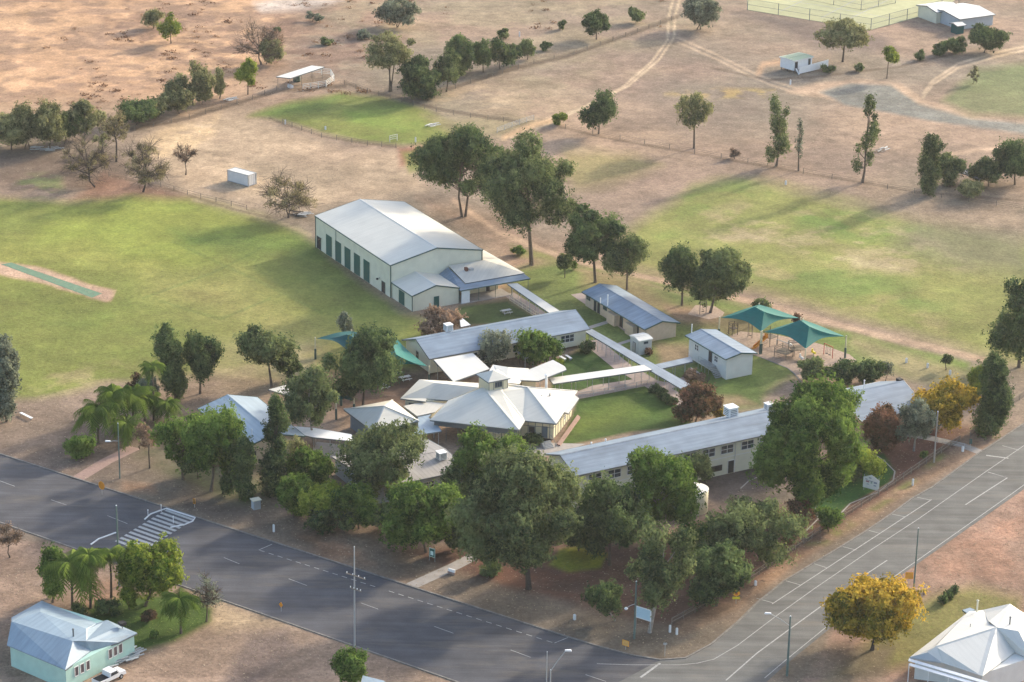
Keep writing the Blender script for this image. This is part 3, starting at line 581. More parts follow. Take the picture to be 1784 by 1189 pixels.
m = MB(); m.bar(hp(aF-.05, b2, 3.3), hp(aF-.05, bS, 3.3), .1, .18); m.bar(hp(aF, bS+.05, 3.3), hp(bk, bS-1.15, 3.35), .1, .18); m.build('gutter', TRIMG, rr)
m = MB(); m.hexa([hp(-.2, b4+.6, 0), hp(aF+2.2, b2+1.6, 0), hp(aF+2.2, bS-4.5, 0), hp(-.2, bS-4.5, 0)], [hp(-.2, b4+.6, 4.3), hp(aF+2.2, b2+1.6, 3.35), hp(aF+2.2, bS-4.5, 3.4), hp(-.2, bS-4.5, 3.9)]); m.hexa([hp(-.2, 20.2, 0), hp(-.2, bS-1.6, 0), hp(bk-.3, bS-1.6, 0), hp(bk-.3, 20.2, 0)], [hp(-.2, 20.2, 4.2), hp(-.2, bS-1.6, 3.3), hp(bk-.3, bS-1.6, 3.3), hp(bk-.3, 20.2, 4.2)]); m.build('walls', CREAMY, lt)
P, Q = hp(aF+2.2, b2+1.6, 0), hp(aF+2.2, bS-4.5, 0)
for s, wd, k, pm in ((.2, 1.1, 'window', GLASS), (1.9, 1.6, 'window', GLASS), (4.0, 1.0, 'door', DOORD), (5.4, 2.3, 'window', GLASS)):
    opening(lt, P, Q, s, .1 if k == 'door' else .9, wd, 2.2 if k == 'door' else 1.5, k, TRIMW, pm)
a5, b5 = rel(804, 506.4, 2.9); a6, b6 = rel(926, 486.8, 2.9)
m = MB(); m.slab([hp(a5, b5-.2, 2.9), hp(a5, b6, 2.9), hp(aF-.05, bS, 3.25), hp(aF-.05, b2-.1, 3.25)], .08); m.slab([hp(a5, b5-.2, 2.9), hp(aF-.05, b2-.1, 3.25), hp(-.15, b4-.1, 4.4), hp(-.15, 10.4, 3.2)], .08); m.build('veranda_roof', R_GREY_A, lt)
m = MB(); m.bar(hp(a5-.05, b5-.2, 2.82), hp(a5-.05, b6, 2.82), .1, .18); m.build('veranda_fascia', TRIM, lt)
for k in range(5): p = hp(a5+.25, b5+.3+(b6-b5-.6)*k/4, 0); MB().tube([p, p+Z*2.8], .05).build('post', TRIM, lt)
MB().prism([hp(a5+.1, b5, 0), hp(a5+.1, b6-4, 0), hp(aF+2.3, b6-4, 0), hp(aF+2.3, b5, 0)], .0, .14).build('veranda_slab', CONC, lt)
MB().prism([hp(a5+.15, b5+.15, 0), hp(a5+.15, b5+1.9, 0), hp(a5+.3, b5+1.9, 0), hp(a5+.3, b5+.15, 0)], .14, 2.75).build('screen_panel', WHITE, lt)
p = G(812, 470, 4.4); m = MB().box(p-Z*.3, A, B, .75, .7, .5); flu = m.build('chimney_box', mat('rusty_brown', (.13, .055, .045), .8), lt); MB().box(p+B*1-Z*.35, A, B, .5, .8, .9).build('roof_vent', STEEL, lt)

# walkway hall -> wing, and the long one, links
def covered(name, label, px, z, rm, n, wd=None, inset=.35, th=.08):
    pts = [G(x, y, z) for x, y in px]     # a-start, a-end, b-end, b-start
    posts = []
    for k in range(n):
        u = (k+.4)/n
        for p, q, o in ((pts[0], pts[1], pts[3]), (pts[3], pts[2], pts[0])):
            e = p.lerp(q, u); e = e + (o-p).normalized()*inset; e.z = z-.05; posts.append(e)
    return canopy(name, label, pts, th, rm, posts)
covered('covered_walkway', 'pale flat roofed covered walkway running from the big hall down to the long wing', [(884, 495), (959.6, 547), (976.5, 543), (901, 493.5)], 2.6, R_LIGHT, 5)
covered('covered_walkway', 'long grey roofed covered walkway running diagonally past the small grey shed', [(1019.5, 578), (1185.5, 677), (1202.5, 670), (1031, 573.5)], 2.7, R_GREY_B, 11)
covered('covered_walkway', 'bright white roofed covered walkway between the central building and the long grey walkway', [(964, 669), (1136, 644.4), (1122, 636), (955.7, 659)], 2.85, R_LIGHT, 6)
covered('covered_walkway', 'short blue grey roofed walkway leading to the small raised white building', [(1153.7, 642.2), (1206.7, 630), (1203.7, 621.7), (1141.6, 635.4)], 2.62, R_GREY_B, 3)

# ---- wing B
Ow = G(748.2, 625.5, 3.6); wb, wc, wrf = gable('classroom_wing', None, 'long grey roofed cream classroom wing between the hall and the white roofed central building', Ow, 10.6, 33.2, 3.6, 2.0, 'b', CREAM, R_GREY_A, TRIMG, .6, .5, 'building', z0=.5)
m = MB()
for k in range(12):
    for j in range(4): p = wc[0].lerp(wc[1], (k+.5)/12).lerp(wc[3].lerp(wc[2], (k+.5)/12), j/3*.96+.02); m.box(Vector((p.x, p.y, 0)), A, B, .5, .2, .2)
m.build('stumps', WOODP, wb)
P, Q = side(wc, -A); Lw = (Q-P).length
for s in (1.2, 4.2, 7.2, 10.4, 13.6, 16.8, 20.0, 23.6): opening(wb, P, Q, s, 1.5, 2.4, 1.5, 'window', TRIMW, GLASS, 3)
opening(wb, P, Q, Lw-5.4, 1.5, 2.9, 1.5, 'window', TRIMW, GLASS, 3)
P, Q = side(wc, -B); opening(wb, P, Q, 4.0, 1.6, .9, 1.4, 'window', TRIMG, GLASS, 1)
aircon((781, 577), 5.0, 'white evaporative cooler on the ridge of the long grey roofed wing', s=1.1)
# ---- toilet block
Ot = G(1123.3, 574.2, 2.8); tb, tcn, trf = gable('toilet_block', None, 'tan block building with blue grey roof and dark doorways, uphill of the long covered walkway', Ot, 22.6, 7.7, 2.8, 1.0, 'a', TANW2, R_GREY_A, TRIM, .6, .35)
P, Q = side(tcn, -B)
for s, wd, k in ((.4, 1.4, 'window'), (3.2, .9, 'door'), (4.5, .9, 'door'), (6.6, 1.3, 'window'), (12.6, 1.1, 'door'), (18.4, .9, 'door')):
    opening(tb, P, Q, s, .05 if k == 'door' else 1.5, wd, 2.2 if k == 'door' else .8, k, TRIM, DOORD if k == 'door' else GLASS)
for s in (9.4, 16.0):
    d = (Q-P).normalized(); p = P+d*s; MB().hexa([p, p+d*2.8, p+d*2.8-B*1.0, p-B*1.0], [p+Z*2.1, p+d*2.8+Z*2.1, p+d*2.8-B*1.0+Z*2.1, p-B*1.0+Z*2.1]).build('screen_wall', TANW2, tb)
flue(G(1058.5, 531, 3.4), 1.9, .1, WHITE, tb, 'vent_pipe'); flue(G(1046, 527, 3.3), .8, .08, WHITE, tb, 'vent_pipe')
# small shed
Os = G(1113.5, 594, 2.9); sh, sc_, srf = gable('garden_shed', None, 'narrow pale grey metal shed standing below the tan toilet block', Os, 3.2, 2.9, 2.9, .25, 'b', GREYW if False else mat('shed_grey', (.50, .52, .49), .6, .1), R_LIGHT, TRIMW, .08, .08, 'shed')
P, Q = side(sc_, -A); opening(sh, P, Q, 1.0, 2.0, .9, .45, 'window', TRIMG, GLASS, 2, 1); opening(sh, *side(sc_, -B), 1.0, .05, .9, 2, 'door', TRIMG, STEEL)
# ---- small raised building
On = G(1264.5, 626.2, 4.2); sm, smc, smr = gable('classroom_block', None, 'small cream two storey building with pale blue grey roof beside the teal playground sails', On, 13.3, 6.7, 4.2, .65, 'a', WHITEW, R_GREY_A, TRIM, .55, .5)
P, Q = side(smc, -B); 
opening(sm, P, Q, 6.6, 1.6, 1.1, 2.1, 'door', TRIMG, DOORD); opening(sm, P, Q, 8.4, 2.2, 1.2, 1.2, 'window'); opening(sm, P, Q, 2.0, 2.2, 1.2, 1.2, 'window')
d = (Q-P).normalized(); p = P+d*5.6; m = MB(); m.hexa([p+Z*1.4, p+d*3.4+Z*1.4, p+d*3.4-B*1.6+Z*1.4, p-B*1.6+Z*1.4], [p+Z*1.55, p+d*3.4+Z*1.55, p+d*3.4-B*1.6+Z*1.55, p-B*1.6+Z*1.55])
for k in range(7): q = p+d*(3.4)+d*.32*k-B*1.5; m.hexa([q+Z*(1.35-.2*k), q+d*.32+Z*(1.35-.2*k), q+d*.32+B*1.4+Z*(1.35-.2*k), q+B*1.4+Z*(1.35-.2*k)], [q+Z*(1.42-.2*k), q+d*.32+Z*(1.42-.2*k), q+d*.32+B*1.4+Z*(1.42-.2*k), q+B*1.4+Z*(1.42-.2*k)])
m.build('stairs', STEEL, sm)
m = MB()
for u in (0, 1.1, 2.2, 3.4): m.tube([p+d*u-B*1.55, p+d*u-B*1.55+Z*2.5], .035)
m.bar(p-B*1.55+Z*2.5, p+d*3.4-B*1.55+Z*2.5, .05); m.bar(p-B*1.55+Z*2.0, p+d*3.4-B*1.55+Z*2.0, .04); m.bar(p+d*3.4-B*1.55+Z*2.5, p+d*5.6-B*1.55+Z*1.0, .05); m.build('handrail', STEEL, sm)
flue(G(1205, 580, 4.5), 1.6, .08, WHITE, sm, 'vent_pipe')
# ---- bottom wing
Ob = G(949, 791.5, 5.9)-A*9.6; bw, bc, brf = gable('main_wing', None, 'long two storey cream wing with blue grey roof along the street side of the grounds', Ob, 9.6, 47.0, 5.9, 1.75, 'b', CREAM, R_GREY_A, TRIMG, .6, .4, cap=R_GREY_B)
P, Q = side(bc, -A); d = (Q-P).normalized(); s0 = (G(1283, 767, 5.9)-P).dot(d)
for s in (s0-2.8-3.6*k for k in range(0, 9)):
    if s > 1: opening(bw, P, Q, s, 3.7, 2.5, 1.55, 'window', TRIMW, GLASS, 2, 2)
for s in (s0+1.2, s0+4.8, s0+8.4): 
    if s < (Q-P).length-3: opening(bw, P, Q, s, 3.7, 2.5, 1.55, 'window', TRIMW, GLASS, 2, 2)
opening(bw, P, Q, s0-1.3, .05, 1.3, 2.3, 'door', TRIMW, DOORD, label='dark ground floor doorway'); opening(bw, P, Q, s0-4.4, .9, 2.0, 1.0, 'window', DOORD, DOORD, 3, 1)
MB().tube([P+d*(s0+.1)-A*.06, P+d*(s0+.1)-A*.06+Z*5.8], .05).build('downpipe', TRIMW, bw)
m = MB(); q = P+d*.0+Z*3.0-A*.02; m.hexa([q, q+d*(Q-P).length, q+d*(Q-P).length-A*.03, q-A*.03], [q+Z*.12, q+d*(Q-P).length+Z*.12, q+d*(Q-P).length-A*.03+Z*.12, q-A*.03+Z*.12]); m.build('storey_band', TRIMW, bw)
aircon((1273, 725), 6.7, 'white evaporative cooler on the street side wing, left of the giant dark gum', s=1.5)
aircon((1339, 715), 6.7, 'white evaporative cooler on the long street side wing, half hidden by the giant gum', s=1.0)
for x, y in ((1055, 770), (1030, 776)): flue(G(x, y, 6.3), .45, .1, WHITE, bw, 'vent_pipe')
# ---- east building
Oe = G(1500.6, 733.3, 3.3); eb, ec, erf = gable('east_block', None, 'blue grey roofed tan brick building at the right end of the grounds among trees', Oe, 13.0, 13.6, 3.3, 2.5, 'b', TANW, R_GREY_A, TRIMW, .6, .5)
P, Q = side(ec, -A)
for s in (1.5, 4.6, 9.0): opening(eb, P, Q, s, 1.0, 1.8, 1.3)
flue(G(1505, 679, 5.4), 1.7, .1, WHITE, eb, 'vent_pipe'); MB().box(G(1567, 664.5, 5.3), A, B, .5, 1, .8).build('roof_vent', DOORD, eb)
canopy('entry_awning', 'low pale blue awning beside the tan brick building, below the giant gum', [G(1464, 746, 2.7), G(1466, 774, 2.6), G(1493, 768, 2.6), G(1478, 752, 2.7)], .08, R_BLUE, [G(1467, 772, 2.6), G(1490, 767, 2.6)], cat='awning', fascia=TRIM)
# ---- grey weathered roof building (street side)
Og = G(648, 853, 3.0); gb, gc, grf = gable('library_building', None, 'weathered grey brown low pitched building behind the bright green street trees', Og, 14.6, 17.2, 3.0, .75, 'b', GREYW, R_BROWN, TRIMG, .5, .4)
P, Q = side(gc, -A)
for s in (2, 5.4, 9, 12.6): opening(gb, P, Q, s, 1.0, 2.0, 1.1)
aircon((769, 801), 3.35, 'grey evaporative cooler on the weathered low roof', s=1.15)
# ---- west building
Owb = G(425, 781, 3.6); wbk, wkc, wkr = gable('west_block', None, 'pale blue roofed tan building at the left end of the grounds, behind leafy trees', Owb, 19, 11.0, 3.6, 1.5, 'a', TANW2, R_BLUE, TRIM, .6, .4)
P, Q = side(wkc, -A); opening(wbk, P, Q, .3, 1.7, 1.4, .8, 'window', DOORD, DOORD, 1, 1); opening(wbk, P, Q, 5, .05, 1, 2.1, 'door'); 
P, Q = side(wkc, -B)
for s in (2, 6, 10, 14): opening(wbk, P, Q, s, 1.0, 1.8, 1.2)
flue(G(439, 764, 3.9), 1.6, .07, WHITE, wbk, 'vent_pipe')
canopy('shelter_roof', 'small pale shelter roof beside the track behind the blue roofed building', [G(468, 679, 2.6), G(505, 690, 2.6), G(520, 682, 2.6), G(498, 671, 2.6)], .08, R_LIGHT, [G(472, 680, 2.6), G(503, 688, 2.6), G(515, 682, 2.6)], cat='shelter')
canopy('shelter_roof', 'pale roof just right of the blue roofed building, behind the dark column tree', [G(445, 713, 2.6), G(462, 727, 2.6), G(498, 720, 2.6), G(480, 706, 2.6)], .08, R_LIGHT, [G(464, 725, 2.6), G(494, 719, 2.6), G(480, 708, 2.6)], cat='shelter')
canopy('covered_walkway', 'brilliant white roofed walkway running left behind the street gums', [G(500, 752, 2.7), G(546, 762, 2.7), G(617, 769, 2.7), G(612, 757, 2.7), G(548, 746, 2.7), G(512, 743, 2.7)], .08, WHITE, [G(x, y, 2.65) for x, y in ((503, 751), (546, 760), (575, 764), (612, 767), (608, 758), (550, 748))])

# ---- central building: hipped roofs given corner by corner, walls set in under the eaves
def polyroof(name, label, V, faces, rm, walls=None, wm=CREAM, zw=None, th=.12, inset=.7, cat='building', eaves=(), hips=(), z0=0):
    W = {k: G(x, y, z) for k, (x, y, z) in V.items()}; c = sum(W.values(), Vector((0, 0, 0)))/len(W)
    root = thing(name, (c.x, c.y, 0), label, cat); m = MB()
    for f in faces: m.slab([W[k] for k in f], th)
    rf = m.build('roof', rm, root)
    if eaves:
        g = MB()
        for a, b in eaves: g.bar(W[a]-Z*.16, W[b]-Z*.16, .1, .16)
        g.build('gutter', TRIMG, rf)
    if hips:
        g = MB()
        for a, b in hips: g.bar(W[a]+Z*.03, W[b]+Z*.03, .3, .08)
        g.build('hip_cap', R_LIGHT, rf)
    wl = None
    if walls:
        pts = [Vector((W[k].x, W[k].y, 0)) for k in walls]; cc = sum(pts, Vector((0, 0, 0)))/len(pts)
        wl = [p + (cc-p).normalized()*inset for p in pts]
        MB().hexa([p+Z*z0 for p in wl], [p+Z*zw for p in wl]).build('walls', wm, root)
        if z0: MB().hexa([p+(cc-p).normalized()*.4 for p in wl], [p+(cc-p).normalized()*.4+Z*z0 for p in wl]).build('subfloor', DOORD, root)
    return root, W, wl, rf
V = dict(T=(748.8, 731.8, 3.9), F1=(904.4, 748.9, 3.9), N=(914.5, 732.9, 3.9), F2=(969.1, 738.3, 3.9), K1=(982.6, 718.1, 3.9), K2=(990.2, 720.3, 3.9), R=(1008.7, 694.2, 3.9), S=(1001.1, 688.3, 3.9), BR=(1006.1, 681.6, 3.9),
         AP=(848.9, 683.3, 6.8), VT=(873.5, 681, 6.7), R2=(919.5, 674.9, 6.6), RB=(875.8, 668.5, 6.6), TL=(838.5, 676, 6.6), NW=(781, 698, 4.4), BK=(905, 660, 5.4))
ad, AW, awl, arf = polyroof('central_building', 'large white hip roofed central building with a small square lantern tower', V,
    [('T', 'F1', 'AP'), ('AP', 'F1', 'N', 'VT'), ('VT', 'N', 'F2', 'R2', 'RB'), ('R2', 'F2', 'K1', 'K2', 'R', 'S', 'BR'), ('T', 'AP', 'TL', 'NW'), ('TL', 'AP', 'VT', 'RB')], R_WHITE_A, None,
    eaves=[('T', 'F1'), ('F1', 'N'), ('N', 'F2'), ('F2', 'K1'), ('K1', 'K2'), ('K2', 'R'), ('R', 'S')], hips=[('AP', 'F1'), ('R2', 'F2'), ('RB', 'R2'), ('R2', 'BR')])
fl = {k: Vector((v.x, v.y, 0)) for k, v in AW.items()}
def inn(k, d, to='AP'): return fl[k] + (fl[to]-fl[k]).normalized()*d
w1 = [inn('T', 6.5), inn('F1', 2.6), inn('N', 1.2, 'VT'), fl['F2']+(fl['R2']-fl['F2']).normalized()*1.0, fl['K1']-B*.5, fl['K2']+(fl['R2']-fl['K2']).normalized()*1.3, fl['R']+(fl['R2']-fl['R']).normalized()*1.3, fl['BR']+(fl['R2']-fl['BR']).normalized()*1.0, fl['RB'], fl['TL'], inn('NW', 1)]
MB().hexa([p+Z*.7 for p in w1], [p+Z*3.72 for p in w1]).build('walls', CREAMY, ad)
cc = sum(w1, Vector((0, 0, 0)))/len(w1); MB().hexa([p+(cc-p).normalized()*.5 for p in w1], [p+(cc-p).normalized()*.5+Z*.7 for p in w1]).build('subfloor', DOORD, ad)
# panel battens, windows, doors on the visible walls
m = MB()
for i in (0, 1, 2, 3, 5):
    p, q = w1[i], w1[i+1]; d = (q-p); L_ = d.length; d.normalize(); o = Vector((d.y, -d.x, 0))
    k = 0
    while k < L_: c = p+d*k+o*.03; m.box(c+Z*.7, d, o, 3.0, .1, .06); k += 1.25
    m.bar(p+o*.03+Z*2.7, q+o*.03+Z*2.7, .05, .08)
m.build('battens', TRIMG, ad)
opening(ad, w1[2], w1[3], 1.4, 1.5, 1.0, 1.1, 'window', TRIMG, DOORD, 1, 1); opening(ad, w1[2], w1[3], 3.6, .75, 1.0, 2.1, 'door', TRIMG, DOORB)
opening(ad, w1[0], w1[1], 1.5, 1.6, 1.2, 1.1); opening(ad, w1[0], w1[1], 6.0, 1.6, 1.2, 1.1); opening(ad, w1[0], w1[1], 9.0, 1.6, 1.2, 1.1)
opening(ad, w1[5], w1[6], 1.2, 1.7, 1.0, 1.0)
# shaded veranda beam and posts along the long front, steps and rail by the right corner
m = MB(); p, q = fl['T']+(fl['AP']-fl['T']).normalized()*.9, fl['F1']+(fl['AP']-fl['F1']).normalized()*.7; m.bar(p+Z*3.15, q+Z*3.15, .08, .9); m.build('valance', TRIMG, ad)
for k in range(8): c = p.lerp(q, k/7); MB().tube([c, c+Z*3.7], .05).build('post', TRIMG, ad)
c = fl['F2']+(fl['N']-fl['F2']).normalized()*2.2-A*.9; m = MB()
for k in range(5): m.box(c-A*.3*k, A, B, .75-.15*k, .32, 1.8)
m.build('steps', STEEL, ad); m = MB(); m.bar(c+B*1+Z*1.7, c+B*1-A*1.5+Z*.95, .05); m.bar(c-B*1+Z*1.7, c-B*1-A*1.5+Z*.95, .05); m.tube([c+B*1-A*1.5, c+B*1-A*1.5+Z*1], .03); m.tube([c-B*1-A*1.5, c-B*1-A*1.5+Z*1], .03); m.build('handrail', TRIMG, ad)
q4 = [G(970, 776), G(976, 778), G(1011, 729), G(1006, 725)]; MB().hexa(q4, [x+Z*.25 for x in q4]).build('plinth', BRICKP, ad)
flue(G(951.5, 678, 5.2), 2.6, .22, WHITE, ad); 
for x, y in ((830, 690), (903, 683.5), (902, 674.5), (958, 686.5), (863, 686), (944, 690)): MB().cyl(G(x, y, 5.55)-Z*.35, .2, .5, 10, .12).build('roof_vent', STEEL, arf)
# lantern tower
tz = 8.4; tr = [G(833.7, 660.6, tz), G(872.4, 665.6, tz), G(886.7, 650.5, tz), G(844.7, 645.4, tz)]; tc_ = sum(tr, Vector((0, 0, 0)))/4
tr = [tc_ + ((B if i in (1, 2) else -B)*1 + (A if i > 1 else -A))*2.15 for i in range(4)]
tp = tc_+Z*1.1; m = MB()
for i in range(4): m.slab([tr[i], tr[(i+1) % 4], tp], .1)
tw = m.build('tower_roof', R_WHITE_A, ad); m = MB()
for i in range(4): m.bar(tr[i]-Z*.12, tr[(i+1) % 4]-Z*.12, .08, .16)
m.build('gutter', TRIMG, tw)
tb4 = [tc_+((p-tc_)*.84) for p in tr]; MB().hexa([Vector((p.x, p.y, 5.4)) for p in tb4], [Vector((p.x, p.y, tz-.05)) for p in tb4]).build('tower_walls', CREAMY, ad)
P, Q = Vector((tb4[0].x, tb4[0].y, 0)), Vector((tb4[1].x, tb4[1].y, 0)); opening(ad, P, Q, 1.1, 7.0, 1.4, 1.0, 'window', TRIMG, GLASS, 3, 1)
m = MB(); d = (Q-P).normalized()
for k in (0, .9, 2.7, 3.6): m.box(P+d*k-A*.03+Z*6, d, A, 2.3, .08, .07)
m.build('battens', TRIMG, ad)
# north-west wing
nw, NWv, nwl, nrf = polyroof('central_side_wing', 'low hip roofed pale wing joined to the left of the large central roof', dict(E1=(697.7, 694.2, 3.4), E3=(741.4, 699.6, 3.4), E4=(742.8, 694.4, 3.4), E5=(780.5, 697.5, 3.4), R1=(757.6, 667.3, 5.0), R2=(836, 675.5, 5.0), B1=(730.7, 661.2, 3.5), B2=(838, 668, 4.2)),
    [('E1', 'E3', 'E4', 'R1'), ('E4', 'E5', 'R2', 'R1'), ('R1', 'R2', 'B2', 'B1'), ('E1', 'R1', 'B1')], R_WHITE_A, ('E1', 'E3', 'E5', 'B2', 'B1'), CREAM, 3.25, eaves=[('E1', 'E3'), ('E4', 'E5'), ('E1', 'B1')], inset=.9)
opening(nw, nwl[0], nwl[1], .6, 1.0, .9, 1.5, 'window', TRIMG, GLASS, 1); opening(nw, nwl[0], nwl[1], 2.2, 1.0, .9, 1.5, 'window', TRIMG, GLASS, 1)
# pavilion
pv, PV, pvl, prf = polyroof('pavilion', 'square pavilion with a pale pyramid roof at the left of the central building', dict(a=(598.8, 713, 3.2), b=(650.6, 752, 3.2), c=(729.3, 733, 3.2), d=(683.6, 697.1, 3.2), p=(670, 707.5, 5.6)),
    [('a', 'b', 'p'), ('b', 'c', 'p'), ('c', 'd', 'p'), ('d', 'a', 'p')], R_WHITE_A, ('a', 'b', 'c', 'd'), mat('wall_blue_grey', (.2, .25, .29), .7, .1), 3.05, eaves=[('a', 'b'), ('b', 'c'), ('c', 'd')], hips=[('a', 'p'), ('b', 'p'), ('c', 'p'), ('d', 'p')], inset=1.2)
opening(pv, pvl[1], pvl[2], 4.5, 1.0, 2.4, 1.3, 'window', TRIMW, GLASS, 4, 1)
# link roofs
polyroof('link_roof', 'flat cream link roof between the square pavilion and the central building', dict(a=(703, 707.6, 3.0), b=(726.6, 725.1, 3.0), c=(757.6, 718.4, 3.0), d=(776, 703, 3.0), e=(740, 699.6, 3.0)), [('a', 'b', 'c', 'd', 'e')], R_CREAM, ('a', 'b', 'c', 'd'), CREAM, 2.85)
canopy('entry_canopy', 'pale blue canopy roof in the gap between the pavilion and the central building', [G(716, 760, 2.8), G(769, 751.4, 2.8), G(760, 736.5, 2.8), G(747, 728, 2.8), G(752, 722, 2.8), G(728, 726.5, 2.8), G(729, 744, 2.8)], .08, R_BLUE, [G(x, y, 2.75) for x, y in ((722, 757), (764, 749), (756, 737), (731, 745))], cat='canopy')
sp = [G(755.9, 627.1, 3.6), G(789.8, 665, 3.6), G(853, 642.5, 3.6), G(823.7, 615.4, 3.6)]; spc = sum(sp, Vector((0, 0, 0)))/4
canopy('shade_shelter', 'big flat white square shelter roof between the grey roofed wing and the lantern tower', sp, .15, R_LIGHT, [spc+(p-spc)*.86-Z*.1 for p in sp], cat='shelter')
polyroof('rear_link_building', 'low white gabled roof just behind the lantern tower', dict(a=(852.2, 646, 3.6), b=(859, 635.6, 3.6), c=(921.5, 642.3, 3.6), d=(905, 669, 3.6), e=(871, 666, 3.6), r1=(885.5, 640, 4.1), r2=(884, 667, 4.1)), [('a', 'b', 'r1', 'r2', 'e'), ('r1', 'c', 'd', 'r2')], R_WHITE_B, ('a', 'b', 'c', 'd'), CREAM, 3.4)
aw, AWV, awl2, _ = polyroof('rear_pavilion', 'angled white roofed block with an open overhang to the right of the lantern tower', dict(a=(904.4, 662.2, 3.7), b=(916.2, 646.3, 3.7), c=(963.3, 627.2, 4.1), d=(984, 638.6, 4.1), e=(986.8, 644, 4.05), f=(938, 663.6, 3.75)), [('a', 'f', 'e', 'd', 'c', 'b')], R_LIGHT, ('a', 'f', 'b'), CREAMY, 3.5, eaves=[('a', 'f'), ('f', 'e')], inset=.6)
for x, y in ((980, 645), (941, 660)): p = G(x, y, 3.8); MB().tube([(p.x, p.y, 0), (p.x, p.y, 3.7)], .05).build('post', STEEL, aw)
canopy('rear_lean_to', 'small grey lean-to roof half hidden by trees behind the long classroom wing', [G(902, 614, 2.6), G(915, 624, 2.5), G(931, 619, 2.5), G(918, 609, 2.6)], .06, R_GREY_B, [G(915, 623, 2.5), G(929, 619, 2.5)], cat='shelter')

# ---- shade sails
def sail(label, corners, ridge, posts, m_=TEAL, pm=(CREAMY, TRIM)):
    cs = [G(x, y, z) for x, y, z in corners]; r0, r1 = [G(x, y, z) for x, y, z in ridge]; c = sum(cs, Vector((0, 0, 0)))/4
    root = thing('shade_sail', (c.x, c.y, 0), label, 'shade sail', 'teal shade sails of the school'); m = MB(); n = 10
    # corners ordered left, front, right, back ; planes: left-front (r0,r1), front-right (r1), right-back, back-left
    def plane(p, q, e0, e1):
        g = []
        for i in range(n+1):
            u = i/n; lo = p.lerp(q, u); lo = lo + (c-lo)*(math.sin(math.pi*u)*.16); lo.z = p.lerp(q, u).z+.55*math.sin(math.pi*u); hi = e0.lerp(e1, u); row = []
            for j in range(7):
                v_ = j/6; w_ = lo.lerp(hi, v_); w_.z -= math.sin(math.pi*v_)*.32; row.append(w_)
            g.append(row)
        for i in range(n):
            for j in range(6):
                q4 = [g[i][j], g[i+1][j], g[i+1][j+1], g[i][j+1]]
                if (q4[2]-q4[3]).length < 1e-5: q4 = q4[:3]
                m.poly(q4)
    plane(cs[0], cs[1], r0, r1); plane(cs[1], cs[2], r1, r1); plane(cs[2], cs[3], r1, r0); plane(cs[3], cs[0], r0, r0)
    o = m.build('canopy', m_, root); so_ = o.modifiers.new('thickness', 'SOLIDIFY'); so_.thickness = .04
    for i in posts:
        p = cs[i]+(cs[i]-c).normalized()*.3; P_ = MB(); P_.tube([(p.x, p.y, 2.0), (p.x, p.y, p.z+.2)], .11, 8).build('post', pm[0], root); MB().tube([(p.x, p.y, 0), (p.x, p.y, 2.0)], .2, 8).build('post_padding', pm[1], root)
    return root
def fourth(a, b, c, z): # back corner completing left, front, right
    p = G(*a)+G(*c)-G(*b); return p
def backpx(a, b, c):
    p = fourth(a, b, c, 0); v = np.array(p)-np.array([0, 0, HC]); k = v@_F; return (CX+FPX*(v@_R)/k, CY-FPX*(v@_U)/k, p.z)
for lab, a, f, c, r0, r1 in (('teal peaked shade sail on the left, over the orange slide', (1256.6, 553.7, 4.2), (1326, 578, 4.3), (1392, 554.5, 4.2), (1315, 534.5, 7.0), (1331, 543.5, 7.0)),
                             ('teal peaked shade sail on the right, over the climbing frames', (1331, 578.5, 4.3), (1403.5, 608.2, 4.3), (1471.6, 586.3, 4.2), (1393.5, 557.5, 7.2), (1409.5, 569, 7.2))):
    sail(lab, [a, f, c, backpx(a, f, c)], [r0, r1], (0, 1, 2, 3))
sail('dark teal shade sail mostly hidden behind the big dark tree, its tip against the oval', [(552, 590, 4), (606, 612, 4), (668, 598, 4), (612, 577, 4)], [(604, 583, 5.6), (616, 588, 5.6)], (0, 1, 2, 3), TEALD)
a, f, c = (612, 636, 3.6), (674, 645, 3.3), (745, 639, 3.4)
sail('teal shade sail stretched against the end wall of the long classroom wing', [a, f, c, (690, 590, 3.6)], [(684, 602, 5.6), (690, 618, 5.8)], (1, 2), TEAL)
sail('low dark blue green shade sail glimpsed between the gums above the pavilion', [(566, 690, 2.8), (586, 704, 2.8), (614, 696, 2.8), (594, 682, 2.8)], [(587, 684, 4), (592, 689, 4)], (0, 1, 2, 3), TEALD)

